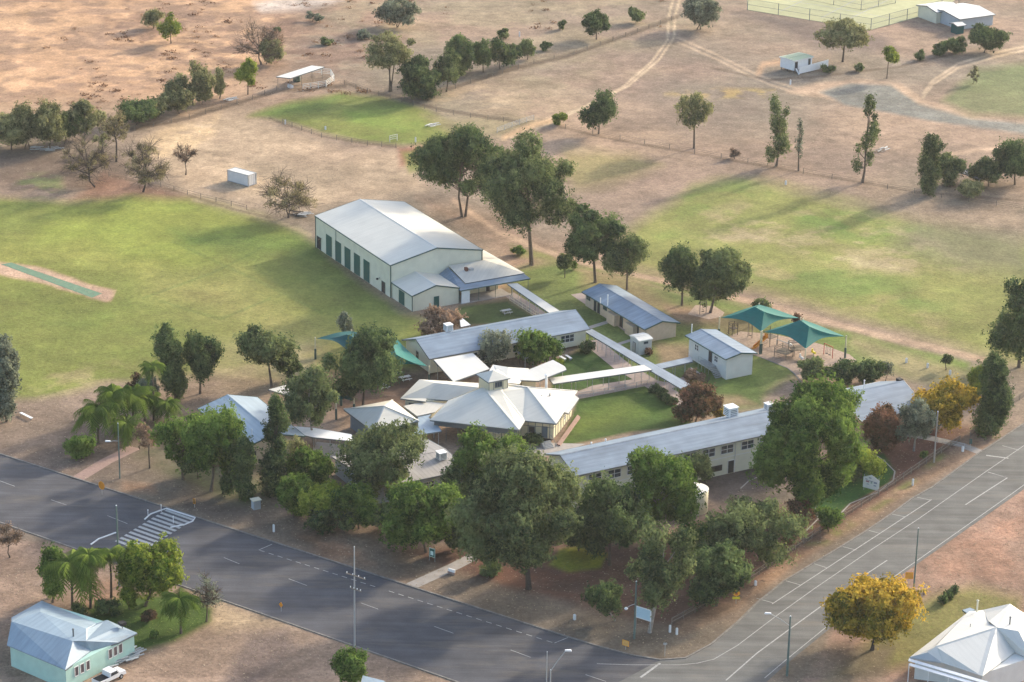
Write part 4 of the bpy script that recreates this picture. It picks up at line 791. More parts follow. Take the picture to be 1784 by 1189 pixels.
# ---- playground
pg = sheet('playground_bark', [G(*p) for p in [(1262, 590), (1290, 578), (1345, 582), (1430, 600), (1480, 618), (1492, 628), (1480, 638), (1420, 640), (1400, 665), (1384, 652), (1372, 642), (1322, 622), (1290, 612)]], .02, mat('bark_mulch', (.36, .27, .21), .95, .35, 2))
path('playground_edging', [(1322, 622), (1372, 642), (1384, 652), (1396, 666)], .2, .06, TRIMG)
sheet('playground_bark', [G(*p) for p in [(1198, 548), (1212, 532), (1245, 534), (1262, 545), (1258, 552), (1235, 557)]], .02, bpy.data.materials['bark_mulch'])
def climb(px, label, w_=2.2, h=2.2, roofh=0, slide=False, m_=WOODP, rot=0):
    p = G(*px); a = U2(119.7+rot); b = U2(29.7+rot); r = thing('climbing_frame', p, label, 'climbing frame', 'playground climbing frames')
    for i in (-1, 1):
        for j in (-1, 1): c = p+a*i*w_/2+b*j*w_/2; MB().tube([c, c+Z*h], .07).build('post', m_, r)
    m = MB(); m.box(p+Z*h*.5, a, b, .08, w_, w_); m.build('deck', m_, r)
    m = MB()
    for i in (-1, 1):
        m.bar(p+a*i*w_/2-b*w_/2+Z*h*.8, p+a*i*w_/2+b*w_/2+Z*h*.8, .06); m.bar(p+b*i*w_/2-a*w_/2+Z*h*.8, p+b*i*w_/2+a*w_/2+Z*h*.8, .06); m.bar(p+a*i*w_/2-b*w_/2+Z*h*.98, p+a*i*w_/2+b*w_/2+Z*h*.98, .06)
    for k in range(5): m.bar(p-b*(w_/2+.8)*(1-k/9)+Z*.25*k-a*.5, p-b*(w_/2+.8)*(1-k/9)+Z*.25*k+a*.5, .05)
    m.build('rails', m_, r)
    if slide:
        m = MB(); e = -b; q0, q1 = p+e*w_/2+Z*h*.55, p+e*(w_/2+3)+Z*.25
        m.slab([q0-a*.3, q0+a*.3, q1+a*.3, q1-a*.3], .06); m.slab([q1-a*.3, q1+a*.3, q1+a*.3+e*.5, q1-a*.3+e*.5], .06)
        for s_ in (-1, 1): m.bar(q0+a*.33*s_+Z*.1, q1+a*.33*s_+Z*.1, .06, .3)
        m.build('slide', SLIDE, r); m = MB(); m.box(p+Z*h*.5+e*w_/2, a, b, .9, .9, .08); m.build('panel', SLIDE, r)
    return r
climb((1341, 600), 'timber climbing tower with an orange slide under the left teal sail', 2.0, 3.0, slide=True, rot=10)
climb((1366, 622), 'low timber climbing frame in the middle of the playground bark', 2.6, 2.0, rot=20); climb((1388, 618), 'brown climbing frame behind the front post of the right teal sail', 2.4, 2.4, rot=-15)
climb((1277, 583), 'dark timber tower standing just behind the small white building', 1.2, 2.4, m_=BARKD)
def frame(px, q, label, h=2.2, seats=0, m_=WOODP, name='swing_frame', cat='swing'):
    p, q = G(*px), G(*q); r = thing(name, (p+q)/2, label, cat, 'playground frames'); d = (q-p).normalized(); n = Vector((-d.y, d.x, 0)); m = MB()
    for e in (p, q): MB().tube([e, e+Z*h], .07).build('post', m_, r)
    MB().bar(p+Z*h, q+Z*h, .1).build('crossbar', m_, r)
    for k in range(seats):
        c = p.lerp(q, (k+1)/(seats+1)); m = MB(); m.tube([c-d*.2+Z*h, c-d*.2+Z*.5], .02); m.tube([c+d*.2+Z*h, c+d*.2+Z*.5], .02); m.box(c+Z*.45, d, n, .06, .5, .25); m.build('seat', BLACK, r)
frame((1303, 588), (1310, 590), 'pair of tall timber posts with crossbar under the left teal sail', 3.0, 1); frame((1435, 618), (1450, 625), 'red brown swing frame at the right end of the playground', 2.2, 2, REDM)
frame((1408, 640), (1417, 633), 'low bar frame in front of the right teal sail', 1.4, 0); frame((1353, 602), (1374, 610), 'long low bar under the gap between the teal sails', 1.2, 0, STEEL)
frame((1219, 548), (1230, 546), 'two posts with a bar in the small mulch bed under the round tree', 2.4, 1)
def rocker(px, col, label):
    p = G(*px); r = thing('spring_rocker', p, label, 'spring rocker', 'spring rockers'); MB().tube([p, p+Z*.4], .12, 8).build('spring', STEEL, r)
    m = MB(); m.box(p+Z*.4, A, B, .35, 1.2, .25); m.box(p+A*.4+Z*.7, A, B, .45, .3, .15); m.build('body', col, r)
rocker((1417, 619), YELLOW, 'yellow spring rocker on the playground bark'); rocker((1396, 628), WHITE, 'pale spring rocker on the playground bark'); rocker((1376, 605), WHITE, 'white spring rocker between the teal sails')
def seat_table(px, label, m_=WHITE, s=1.0, ang=29.7, name='picnic_table'):
    p = G(*px); d = U2(ang); n = U2(ang+90); r = thing(name, p, label, 'picnic table', 'outdoor tables and benches')
    MB().box(p+Z*.72*s, d, n, .06, 1.9*s, .8*s).build('table_top', m_, r)
    for k in (-1, 1): MB().box(p+n*.75*k*s+Z*.42*s, d, n, .05, 1.9*s, .28*s).build('seat', m_, r)
    m = MB()
    for k in (-1, 1): m.bar(p+d*.6*k*s-n*.75*s+Z*.4*s, p+d*.6*k*s+n*.75*s+Z*.4*s, .06); m.bar(p+d*.6*k*s-n*.6*s, p+d*.6*k*s-n*.2*s+Z*.7*s, .06); m.bar(p+d*.6*k*s+n*.6*s, p+d*.6*k*s+n*.2*s+Z*.7*s, .06)
    m.build('legs', STEEL, r)
seat_table((689, 651), 'pinkish white picnic table under the teal sail beside the classroom wing', WHITE); seat_table((706, 663), 'pinkish white picnic table nearest the pale side wing', WHITE); seat_table((668, 677), 'pale picnic table in the shade at the foot of the big dark tree', STEEL); seat_table((882, 547), 'grey metal picnic table alone on the lawn in front of the hall', STEEL)
def bench(px, q, label, m_=WHITE, h=.45):
    p, q = G(*px), G(*q); d = (q-p).normalized(); n = Vector((-d.y, d.x, 0)); L_ = (q-p).length; r = thing('bench', (p+q)/2, label, 'bench', 'benches of the grounds'); MB().box((p+q)/2+Z*(h-.06), d, n, .06, L_, .5).build('seat', m_, r)
    for k in (-.38, .38): MB().box((p+q)/2+d*k*L_, d, n, h-.06, .08, .4).build('leg', STEEL, r)
bench((975, 624), (985, 630), 'left one of two white benches on the lawn by the round green tree'); bench((986, 622.5), (995, 628.5), 'right one of two white benches on the lawn by the round green tree')
bench((1202, 645), (1222, 657), 'long pale slatted bench at the end of the short link walkway', STEEL); bench((36, 723), (56, 733), 'white bench on bare earth at the far left', WHITE)
canopy('white_awning', 'triangular white awning beside the brown feathery bush', [G(803, 570, 2.3), G(820, 566.5, 2.3), G(800, 550, 2.8)], .06, WHITE, [G(803, 569, 2.3), G(818, 566, 2.3), G(800, 552, 2.7)], cat='awning')

# ---- tanks, container, far buildings
def tank(px, r_, h, label, m_):
    p = G(*px); r = thing('water_tank', p, label, 'water tank'); m = MB(); k = 0; m.cyl(p, r_, h, 28)
    while k < h-.1: m.cyl(p+Z*k, r_+.03, .06, 28); k += .45
    m.build('wall', m_, r, True); MB().cyl(p+Z*h, r_+.06, .55, 28, .35).build('lid', R_LIGHT, r); MB().cyl(p+Z*(h+.5), .35, .15, 12).build('hatch', WHITE, r)
tank((1207, 888), 2.35, 3.7, 'cream round water tank behind the corner gums', CREAMY)
cp = G(433, 326); d1 = (G(400, 317)-cp).normalized(); d2 = Vector((-d1.y, d1.x, 0)); d2 = d2 if d2.dot(G(449, 325)-cp) > 0 else -d2
r = thing('shipping_container', cp, 'white shipping container standing alone on the bare yard behind the hall', 'container')
m = MB(); c = cp+d1*3.03+d2*1.22; m.box(c+Z*.1, d1, d2, 2.4, 5.9, 2.3)
for k in range(18): m.box(cp+d1*(.25+k*.33)-d2*.0+Z*.3, d1, d2, 2.1, .12, .1)
m.build('body', WHITE, r); m = MB()
for u in (0, 6.06):
    for v_ in (0, 2.44): m.box(cp+d1*u+d2*v_, d1, d2, 2.6, .15, .15)
    m.bar(cp+d1*u+Z*2.55, cp+d1*u+d2*2.44+Z*2.55, .12); m.bar(cp+d1*u+Z*.15, cp+d1*u+d2*2.44+Z*.15, .12)
for v_ in (0, 2.44): m.bar(cp+d2*v_+Z*2.55, cp+d2*v_+d1*6.06+Z*2.55, .12); m.bar(cp+d2*v_+Z*.15, cp+d2*v_+d1*6.06+Z*.15, .12)
m.build('frame', STEEL, r); m = MB()
for k in (.4, .9, 1.55, 2.05): m.bar(cp-d1*.08+d2*k+Z*.2, cp-d1*.08+d2*k+Z*2.45, .04)
m.build('door_bars', STEEL, r); MB().box(c+Z*2.5, d1, d2, .06, 5.9, 2.3).build('roof', R_LIGHT, r)
# demountable with ramp
Pd = G(1382, 129, 0); eb_ = U2(41); ea = U2(131)
dm, dc, dr = gable('demountable_office', None, 'white demountable hut with green roof and a white walled ramp, far up the hill', Pd, 5.0, 7.0, 3.3, .15, 'b', WHITE, mat('roof_green', (.30, .38, .24), .6, .1), TRIMW, .2, .2, 'hut', ea, eb_, z0=.7)
P, Q = side(dc, -ea); opening(dm, P, Q, .4, .75, 1.0, 2.1, 'door', TRIMG, DOORD); opening(dm, P, Q, 5.2, .9, .8, 2.0, 'window', TRIMG, DOORD, 1, 1)
q = Pd-ea*1.6+eb_*.4; MB().hexa([q+Z*.25, q+eb_*10.5+Z*.25, q+eb_*10.5+ea*.08+Z*.25, q+ea*.08+Z*.25], [q+Z*1.9, q+eb_*10.5+Z*2.2, q+eb_*10.5+ea*.08+Z*2.2, q+ea*.08+Z*1.9]).build('ramp_screen', WHITE, dm)
MB().box(Pd-ea*.8+eb_*5.4+Z*.6, ea, eb_, .12, 1.4, 9.8).build('ramp_deck', STEEL, dm); MB().bar(q+Z*.1, q+ea*1.2+Z*1.4, .12, .3).build('ramp_brace', WHITE, dm)
m = MB()
for i in range(4):
    for j in (.4, 2.5, 4.6): m.box(Pd+ea*j+eb_*(.5+2.0*i), ea, eb_, .7, .2, .2)
m.build('stumps', WOODP, dm)
# stock shelter and yards
sr = [G(481, 134, 3.0), G(506, 136.5, 3.0), G(565, 117, 3.2), G(543, 114.5, 3.2)]
canopy('stock_shelter', 'open sided pale iron stock shelter above the small green paddock', sr, .08, R_LIGHT, [G(484, 134.5, 3), G(505, 136, 3), G(525, 129.5, 3), G(545, 123, 3), G(562, 117.5, 3), G(543, 115.5, 3), G(512, 125, 3)], cat='shelter', pm=WOODP)
p = G(517, 142); r = thing('stock_tank', p, 'dark green drum beneath the stock shelter', 'drum'); MB().cyl(p, .9, 1.8, 14).build('drum', mat('drum_green', (.08, .13, .11), .6, .1), r, True); MB().cyl(p+Z*1.8, .95, .1, 14, .5).build('lid', TRIM, r)
p = G(506, 153); r = thing('trough', p, 'small white trough box beside the shelter shadow', 'trough'); m = MB(); m.box(p, A, B, .15, 1.6, .9); m.box(p+B*.42, A, B, .6, 1.6, .08); m.box(p-B*.42, A, B, .6, 1.6, .08); m.box(p+A*.76, A, B, .6, .08, .9); m.box(p-A*.76, A, B, .6, .08, .9); m.build('basin', WHITE, r); MB().box(p+A*1.0, A, B, .7, .3, .3).build('valve_box', STEEL, r)

# ---- fences
def fence(name, label, px, h, step, rails, m_=STEEL, pr=.045, wire=.02, group=None, mesh=None, cat='fence', pts=None):
    P_ = pts or [G(*p) for p in px]; r = thing(name, P_[0], label, cat, group); tmpl = None; n = 0; m = MB(); pw = []
    for i in range(len(P_)-1):
        a, b = P_[i], P_[i+1]; k = max(1, round((b-a).length/step)); pw += [a.lerp(b, j/k) for j in range(k)]
    pw.append(P_[-1])
    for p in pw[:98]:
        if tmpl is None:
            tmpl = MB().tube([p-Z*.1, p+Z*h], pr, 6).build('post', m_, r); base = p
        else:
            c = tmpl.copy(); SC.collection.objects.link(c); c.location = p-base; ORG[c.name] = ORG[tmpl.name]
    if len(pw) > 98:
        mm = MB()
        for p in pw[98:]: mm.tube([p-Z*.1, p+Z*h], pr, 6)
        tag(mm.build('posts', m_, r), kind='stuff')
    for i in range(len(pw)-1):
        for z in rails: m.bar(pw[i]+Z*h*z, pw[i+1]+Z*h*z, wire)
    m.build('rails', m_, r)
    if mesh:
        q = MB()
        for i in range(len(P_)-1): q.poly([P_[i]+Z*.05, P_[i+1]+Z*.05, P_[i+1]+Z*h*.97, P_[i]+Z*h*.97])
        q.build('chain_mesh', mesh, r)
    return r
def meshmat(name, col, dens):
    m = mat(name, col, .7); t = m.node_tree; b = t.nodes['Principled BSDF']; b.inputs['Alpha'].default_value = dens; return m
CH = meshmat('chain_wire', (.25, .25, .24), .22); CHD = meshmat('chain_wire_dark', (.10, .10, .09), .38)
fence('school_fence', 'dark post and chain wire fence along the street on the right side of the grounds', [(1170, 1090), (1270, 1036), (1340, 990), (1400, 948), (1470, 903), (1560, 845), (1640, 790), (1672, 770)], 1.2, 2.6, (.98, .5), WOODP, .06, .06, mesh=CHD)
fence('school_fence', 'dark post and chain wire fence running on past the fenced side footpath', [(1690, 762), (1740, 722), (1800, 682)], 1.2, 2.6, (.98, .5), WOODP, .06, .06, mesh=CHD)
fence('court_fence', 'handrail fence along the pinkish path above the central lawn', [(1008, 695), (1034, 690.5), (1090, 680), (1128, 672)], 1.1, 2.4, (.98, .5), STEEL, .04, .04, mesh=CH)
fence('walkway_fence', 'low pale rail fence beside the walkway from the hall', [(888, 524), (925, 548), (965, 573)], 1.2, 1.6, (.98, .5, .1), CREAMY, .04, .05, mesh=CH)
fence('paddock_fence', 'old timber paddock fence along the lower edge of the small green paddock', [(492, 216), (560, 240), (640, 254), (690, 258)], 1.2, 4, (.95, .6, .3), WOODP, .07, .03)
fence('paddock_fence', 'timber paddock fence along the top of the small green paddock', [(600, 148), (640, 162), (700, 178), (760, 196), (850, 210), (905, 216)], 1.2, 4, (.95, .6, .3), WOODP, .07, .03)
fence('paddock_fence', 'far wire fence running up the hill beside the row of dark trees', [(740, 172), (820, 146), (930, 112), (1000, 96), (1090, 64), (1170, 36)], 1.2, 6, (.95, .6, .3), WOODP, .08, .03)
fence('paddock_fence', 'wire fence crossing the dry paddock under the lone gum trees', [(985, 225), (1080, 244), (1210, 268), (1350, 293), (1500, 322), (1640, 345), (1784, 366)], 1.2, 6, (.95, .6, .3), WOODP, .07, .03)
fence('paddock_fence', 'wire fence below the bare trees left of the container', [(190, 308), (280, 326), (350, 346), (430, 366)], 1.1, 4, (.95, .5), WOODP, .06, .03)
fence('paddock_fence', 'wire fence behind the row of bushes at the upper left', [(235, 228), (330, 208), (440, 174), (482, 158)], 1.2, 5, (.95, .5), WOODP, .07, .03)
fence('stock_yard_rails', 'weathered white railings of the stock yard beside the open shelter', [(528, 158), (568, 152), (582, 142), (576, 132), (545, 128)], 1.6, 2.2, (.98, .75, .5, .25), WHITEW, .09, .08, cat='yard rails')
fence('stock_yard_rails', 'short white gate rails on the lower edge of the small paddock', [(679, 248), (692, 245)], 1.5, 2.4, (.98, .7, .4), WHITEW, .08, .08, cat='yard rails')
fence('gate_rails', 'grey metal gate panels leaning beside the dirt track gateway', [(866, 232), (905, 218), (930, 210)], 1.3, 3, (.98, .75, .5, .25), STEEL, .06, .06, cat='gate')
fence('tennis_court_fence', 'tall chain wire fence around the tennis courts', [(1302, 18), (1410, 36), (1517, 53), (1580, 36), (1640, 20), (1700, 0)], 3.2, 7.5, (.99, .5, .03), TRIMG, .09, .06, mesh=meshmat('court_wire', (.15, .17, .16), .2))
fence('tennis_court_fence', 'chain wire divider fence between two tennis courts', [(1405, 0), (1517, 53)][:1]+[(1500, 18), (1560, 6)], 3.0, 8, (.99, .5, .03), TRIMG, .08, .05, mesh=CH)
fence('garden_fence', 'brown paling fence with rails below the golden tree', [(1585, 1055), (1610, 1038), (1612, 1030)], 1.2, 1.6, (.95, .5, .1), WOODP, .08, .12)
fence('side_path_fence', 'low rail fence along the footpath to the bus stop', [(1560, 758), (1610, 766), (1680, 783)], 1.0, 2.5, (.98, .5), STEEL, .05, .05)

# ---- poles, lamps, signs, posts
def pole(px, top, label, r_=.15, arm=None, cross=(), name='light_pole', cat='light pole', m_=POLEG, head='lens'):
    p = G(*px); h = (px[1]-top[1])/PXM(p)[0]*1.0; r = thing(name, p, label, cat); MB().tube([p-Z*.2, p+Z*h], [r_, r_*.62], 8).build('pole', m_, r)
    MB().cyl(p+Z*h, r_*.7, .12, 8, r_*.4).build('pole_cap', WHITE, r)
    if arm:
        x, y, ax, ay = arm; k, kh = PXM(p); z0 = (px[1]-y)/k; z1 = (px[1]-ay)/k; e = Vector(((ax-x)/kh, 0, 0)); q0 = p+Z*z0; q1 = p+e+Z*z1
        a_ = MB().tube([q0, q0.lerp(q1, .5)+Z*.1, q1], .05, 6).build('arm', STEEL, r); d = e.normalized(); n = Vector((0, 1, 0))
        if head == 'ball': m = MB(); m.cyl(q1-Z*.25, .16, .18, 12, .3); m.cyl(q1-Z*.07, .3, .2, 12, .12); m.build('lamp_head', WHITE, a_)
        else: m = MB(); m.hexa([q1-n*.14-d*.1, q1+d*.8-n*.18, q1+d*.8+n*.18, q1+n*.14-d*.1], [q1-n*.1-d*.1+Z*.16, q1+d*.7-n*.12+Z*.2, q1+d*.7+n*.12+Z*.2, q1+n*.1-d*.1+Z*.16]); m.build('lamp_head', WHITE, a_)
    for y, x0, x1, in cross:
        k, kh = PXM(p); z0 = (px[1]-y)/k; dd = U2(-34) ; L0, L1 = (x0-px[0])/kh/dd.x, (x1-px[0])/kh/dd.x; m = MB(); m.bar(p+dd*L0+Z*z0-Vector((0, .2, 0)), p+dd*L1+Z*z0-Vector((0, .2, 0)), .12, .14); c_ = m.build('crossarm', WOODP, r)
        m = MB()
        for u in (0.05, .35, .65, .95): c = (p+dd*L0).lerp(p+dd*L1, u)+Z*(z0+.07)-Vector((0, .2, 0)); m.cyl(c, .05, .2, 8, .07)
        m.build('insulators', WHITE, c_)
    return r
pole((1105, 1113), (1108, 1010), 'green grey power pole with a round white lamp, behind the blue white sign', .17, (1106, 1050, 1090, 1058), head='ball')
pole((1371, 1178), (1380, 1070), 'dark pole in the foreground right with a long lamp arm reaching left over the road', .18, (1377, 1087, 1342, 1066))
pole((1592, 1026), (1601, 918), 'thin dark pole behind the golden tree on the far verge', .14)
pole((1627, 806), (1632, 717), 'pale concrete pole standing in the mulch garden at the right', .16, m_=CONC)
pole((208, 1022), (206, 878), 'tall green power pole rising out of the leafy tree beside the zebra crossing', .17)
pole((209, 834), (205, 737), 'dark pole with lamp on the left arm beside the palms', .13, (207, 768, 192, 769))
pole((618, 1128), (620, 948), 'tall slim power pole in the middle of the side street verge with two crossarms', .14, cross=((998, 603, 638), (1022, 610, 630)), name='power_pole', cat='power pole', m_=STEEL)
pole((957, 1262), (955, 1163), 'street lamp at the bottom edge with a raised arm leaning right', .12, (955, 1165, 980, 1128), m_=STEEL)
pole((951, 1230), (950, 1132), 'thin pole with a white cap at the bottom edge left of the street lamp', .09, m_=STEEL)
def plate(px, w_, h, z, label, cols, shape='rect', posts=1, dirv=None, txt=None, cat='sign', name='street_sign'):
    "sign: plate of several layers on posts; px is the foot"
    p = G(*px); d = dirv or Vector((1, 0, 0)); n = Vector((d.y, -d.x, 0)); r = thing(name, p, label, cat)
    for k in ([0] if posts == 1 else [-.5, .5]): c = p+d*k*w_*.9; MB().tube([c, c+Z*(z+h*.9)], .04, 6).build('post', STEEL, r)
    def pl(s, off, zz=0, sh=shape):
        ww, hh = w_*s/2, h*s/2; c = p+Z*(z+h/2)+n*off
        if sh == 'rect': q = [(-ww, -hh), (ww, -hh), (ww, hh), (-ww, hh)]
        elif sh == 'diamond': q = [(0, -hh), (ww, 0), (0, hh), (-ww, 0)]
        elif sh == 'round': q = [(math.cos(t_)*ww, math.sin(t_)*hh) for t_ in [i*math.pi/8 for i in range(16)]]
        else: q = [(-ww, -hh), (ww, -hh), (ww, hh*.45), (0, hh), (-ww, hh*.45)]
        return [c+d*x+Z*y for x, y in q]
    b0 = None
    for i, cm in enumerate(cols):
        s = 1-.16*i if len(cols) > 1 else 1; q = pl(s, .05+.012*i); m = MB(); m.hexa(q, [v_+n*.012 for v_ in q]); o = m.build('board' if i == 0 else 'face', cm, r)
    if txt:
        for (x, y, sx_, sy_, cm) in txt:
            c = p+Z*(z+h/2)+n*(.075+.012*len(cols)); q = [c+d*(x-sx_/2)*w_+Z*(y-sy_/2)*h, c+d*(x+sx_/2)*w_+Z*(y-sy_/2)*h, c+d*(x+sx_/2)*w_+Z*(y+sy_/2)*h, c+d*(x-sx_/2)*w_+Z*(y+sy_/2)*h]
            m = MB(); m.hexa(q, [v_+n*.006 for v_ in q]); m.build('lettering', cm, r)
    return r
dA_ = Vector((dirA.x, dirA.y, 0)).normalized()
plate((1120, 1100), 2.7, 1.9, 1.9, 'pale blue white board sign tied beside the green grey power pole at the street corner', [WHITE, mat('sign_pale_blue', (.50, .66, .74), .5, .05)], posts=2, dirv=dA_)
bl = mat('lettering_grey', (.30, .33, .42), .6, .1); rd = mat('lettering_dull_red', (.45, .25, .27), .6, .1)
plate((1517, 857), 2.9, 2.5, .5, 'white house shaped school sign with faded coloured lettering on the garden lawn', [WHITE], 'house', 2, dA_, [(-.3, .12, .14, .06, bl), (-.08, .26, .16, .07, bl), (-.22, -.02, .2, .12, rd), (.02, -.04, .1, .14, mat('lettering_dull_green', (.35, .45, .4), .6)), (.26, .0, .2, .12, bl), (.24, -.2, .16, .07, bl), (-.2, -.2, .14, .05, bl), (-.02, .05, .3, .04, bl)])
plate((753, 978), 1.1, 1.5, .7, 'green framed notice board with a white centre near the entrance path', [mat('sign_mint_edge', (.45, .6, .52), .6), mat('sign_dark_green', (.03, .12, .10), .6)], posts=2, dirv=dA_, txt=[(0, -.05, .5, .45, mat('sign_pale_mint', (.62, .78, .72), .6))], name='notice_board', cat='notice board')
plate((178, 862), 1.3, 1.4, .9, 'large round orange sign on the verge near the brick path', [ORANGE, mat('sign_orange_deep', (.7, .25, .02), .5)], 'round', dirv=dA_)
plate((339, 884), .5, .9, .6, 'small orange marker sign behind the zebra crossing', [ORANGE, mat('sign_symbol', (.25, .12, .03), .5)], dirv=dA_)
plate((490, 1066), .75, .9, .7, 'small orange sign standing on the roadside near the power pole', [ORANGE], 'diamond', dirv=dA_)
r = plate((1282, 1052), 1.1, .95, 1.25, 'orange crossing warning sign with a yellow strip at the corner fence', [ORANGE, mat('sign_amber', (.9, .45, .03), .5)], 'round', dirv=Vector((1, 0, 0)), txt=[(0, 0, .35, .45, mat('sign_red_mark', (.6, .12, .05), .5)), (0, -.78, 1.0, .42, YELLOW)])
plate((1090, 1132), 1.15, .9, .6, 'orange rectangular sign low at the street corner kerb', [ORANGE, mat('sign_tan', (.72, .40, .12), .6)], dirv=dA_)
plate((1583, 1018), 1.2, 1.1, .9, 'orange square sign beside the thin pole behind the golden tree', [ORANGE, mat('sign_tan2', (.78, .38, .06), .6)], dirv=Vector((1, 0, 0)))
plate((1158, 1144), .55, .3, 1.9, 'small grey street name plate on a thin post by the corner', [STEEL], dirv=Vector((1, 0, 0)))
plate((1690, 782), .5, .9, .9, 'dark bin like marker sign where the footpath meets the main street', [TRIM], dirv=Vector((1, 0, 0)))
def post(px, h, label, r_=.14, m_=WHITE, group='white posts beside the streets and fields'):
    p = G(*px); r = thing('marker_post', p, label, 'post', group); MB().box(p, A, B, h, r_*2, r_*2).build('shaft', m_, r); MB().hexa([p+A*x*r_+B*y*r_+Z*h for x, y in ((-1, -1), (1, -1), (1, 1), (-1, 1))], [p+A*x*r_*.3+B*y*r_*.3+Z*(h+.12) for x, y in ((-1, -1), (1, -1), (1, 1), (-1, 1))]).build('cap', m_, r)
for x, y, h, l in ((477, 927, 1.2, 'white post on the verge between the grey box and the parking bay'), (1001, 1080, .8, 'white stub post on the verge left of the corner sign'), (1179, 1106, 1.0, 'right white post at the corner end of the fence'), (1167, 1102, 1.1, 'left white post at the corner end of the fence'),
                   (1316, 1020, .7, 'small white post at the fence behind the orange crossing sign'), (1590, 846, 1.1, 'white post at the fence below the school sign garden'), (1677, 787, .9, 'white block post beside the fenced side footpath'),
                   (1579, 632, .8, 'leftmost of three small posts in the field above the golden green tree'), (1616, 641, .8, 'middle of three small posts in the field above the golden green tree'), (1655, 653, .8, 'rightmost of three small posts in the field above the golden green tree'),
                   (1369, 322, .8, 'white marker alone in the dry ground above the sports field'), (724, 248, 1.1, 'white post on the lower edge of the small paddock'), (497, 217, 1.0, 'white strainer post at the left corner of the small paddock'), (567, 226, .7, 'small white stake inside the small paddock'),
                   (905, 64, 1.2, 'white post far off beyond the row of dark trees'), (1377, 148, 1.2, 'white post on the track below the white demountable hut')): post((x, y), h, l, .16 if h < 1 else .13)
p = G(446, 886); r = thing('service_cabinet', p, 'small grey box shelter with a flat pale lid beside the street trees', 'service box'); MB().box(p, A, B, 1.5, 1.0, 1.2).build('cabinet', GREYW, r); MB().box(p+Z*1.5, A, B, .12, 1.3, 1.5).build('lid', CREAM, r); MB().box(p-A*.52+Z*.2, B, A, 1.1, .9, .05).build('door', STEEL, r)
p = G(787, 1000); r = thing('letter_plinth', p, 'low white name block beside the entrance path', 'name block'); MB().box(p, dirA, dirB, .35, 1.3, .35).build('base', BRICKP, r); MB().box(p+Z*.35, dirA, dirB, .45, 1.2, .25).build('panel', WHITE, r)
for x, y, l in ((258, 901, 'left'), (281, 892, 'right'), (302, 912, 'front')):
    p = G(x, y); r = thing('crossing_post', p, l+' thin white post of the zebra crossing', 'post', 'zebra crossing posts'); MB().tube([p, p+Z*1.1], .05).build('shaft', WHITE, r); MB().cyl(p+Z*1.1, .1, .15, 8).build('cap', WHITE, r)

# ---- houses across the streets
hv = dict(a=(72.9, 1046.8, 3.4), b=(167.6, 1086.1, 3.4), c=(150, 1095.6, 4.9), d=(70, 1066.4, 5.2), e=(186.5, 1080.3, 3.4), f=(239, 1102.9, 3.4), g=(205.5, 1119.6, 3.4), h=(150.1, 1117.4, 4.9), i=(158.8, 1133.5, 3.4), j=(126.8, 1117.4, 5.0), k=(113.7, 1167, 3.4), l=(12, 1124, 3.4), m=(20, 1076, 3.4), n=(20, 1083, 5.0), o=(205, 1094, 4.2))
ho, HV, hwl, hrf2 = polyroof('weatherboard_house', 'mint green house with pale blue metal roof in the bottom left corner', hv, [('a', 'b', 'c', 'd'), ('b', 'e', 'h', 'c'), ('e', 'f', 'o'), ('e', 'o', 'h'), ('o', 'f', 'g', 'h'), ('h', 'g', 'i', 'j'), ('d', 'c', 'h', 'j'), ('j', 'i', 'k', 'l', 'n'), ('a', 'd', 'j', 'n'), ('a', 'n', 'm')], R_HOUSE, ('a', 'e', 'f', 'k', 'l'), MINT, 3.3, eaves=[('f', 'g'), ('g', 'i'), ('i', 'k')], inset=.45)
P, Q = hwl[3], hwl[2]
P, Q = P.copy(), Q.copy(); Lw = (Q-P).length
for s in (1.6, 2.7, 3.8, 8.2, 9.2, 10.2, 12.6, 13.6, 14.6):
    if s < Lw-1: opening(ho, P, Q, s, 1.35, .8, 1.5, 'window', TRIMW, mat('curtain_grey_%d' % (s*10), (.13, .10, .10), .5) if s == 1.6 else bpy.data.materials['curtain_grey_16'], 1, 1)
flue(G(128, 1110, 4.9), 1.2, .12, TRIMG, ho, 'chimney'); P0 = G(213, 1092, 4.2); m = MB(); m.tube([P0-Z*.3, P0+Z*.5], .05); m.box(P0+Z*.3, U2(40), U2(130), .4, .9, .9); m.build('roof_fan', BLACK, ho)
hv = dict(a=(1584.8, 1145.5, 3.6), b=(1688, 1065.7, 3.6), c=(1712, 1063, 3.6), p=(1736, 1092.8, 6.2), q=(1630.8, 1125.9, 5.2), g=(1616, 1137, 4.6), s=(1640, 1154, 3.6), t=(1712, 1178, 3.6), u=(1768, 1136, 3.6), v=(1759.5, 1052.2, 6.0), w=(1723, 1083, 5.9), x=(1777, 1064, 5.0), y=(1820, 1090, 3.6), z=(1800, 1150, 3.6), r=(1775, 1100, 6.2))
h2, H2, h2w, h2r = polyroof('white_house', 'white roofed house with many gables in the bottom right corner', hv, [('a', 'b', 'c', 'p', 'q', 'g'), ('q', 'p', 'u', 't', 's'), ('g', 'q', 's'), ('c', 'v', 'w', 'p'), ('v', 'x', 'r', 'w'), ('w', 'r', 'p'), ('p', 'r', 'z', 'u'), ('x', 'y', 'z', 'r')], R_LIGHT, ('a', 'b', 'c', 'y', 'z', 't', 's'), WHITEW, 3.4, inset=1.0, eaves=[('a', 'b')])
m = MB(); m.hexa([H2['a']-Z*.2, H2['s']-Z*.2, H2['g']-Z*.2], [H2['a']+Z*.02, H2['s']+Z*.02, H2['g']+Z*.02]); m.build('gable_panel', GREYW, h2)
m = MB(); e = U2(-33); 
for k in (0, 1): o = H2['a']-Vector((.3, .8+k*.9, .1+.25*k)); m.slab([o, o+e*17, o+e*17+Vector((.2, .5, .1)), o+Vector((.2, .5, .1))], .08)
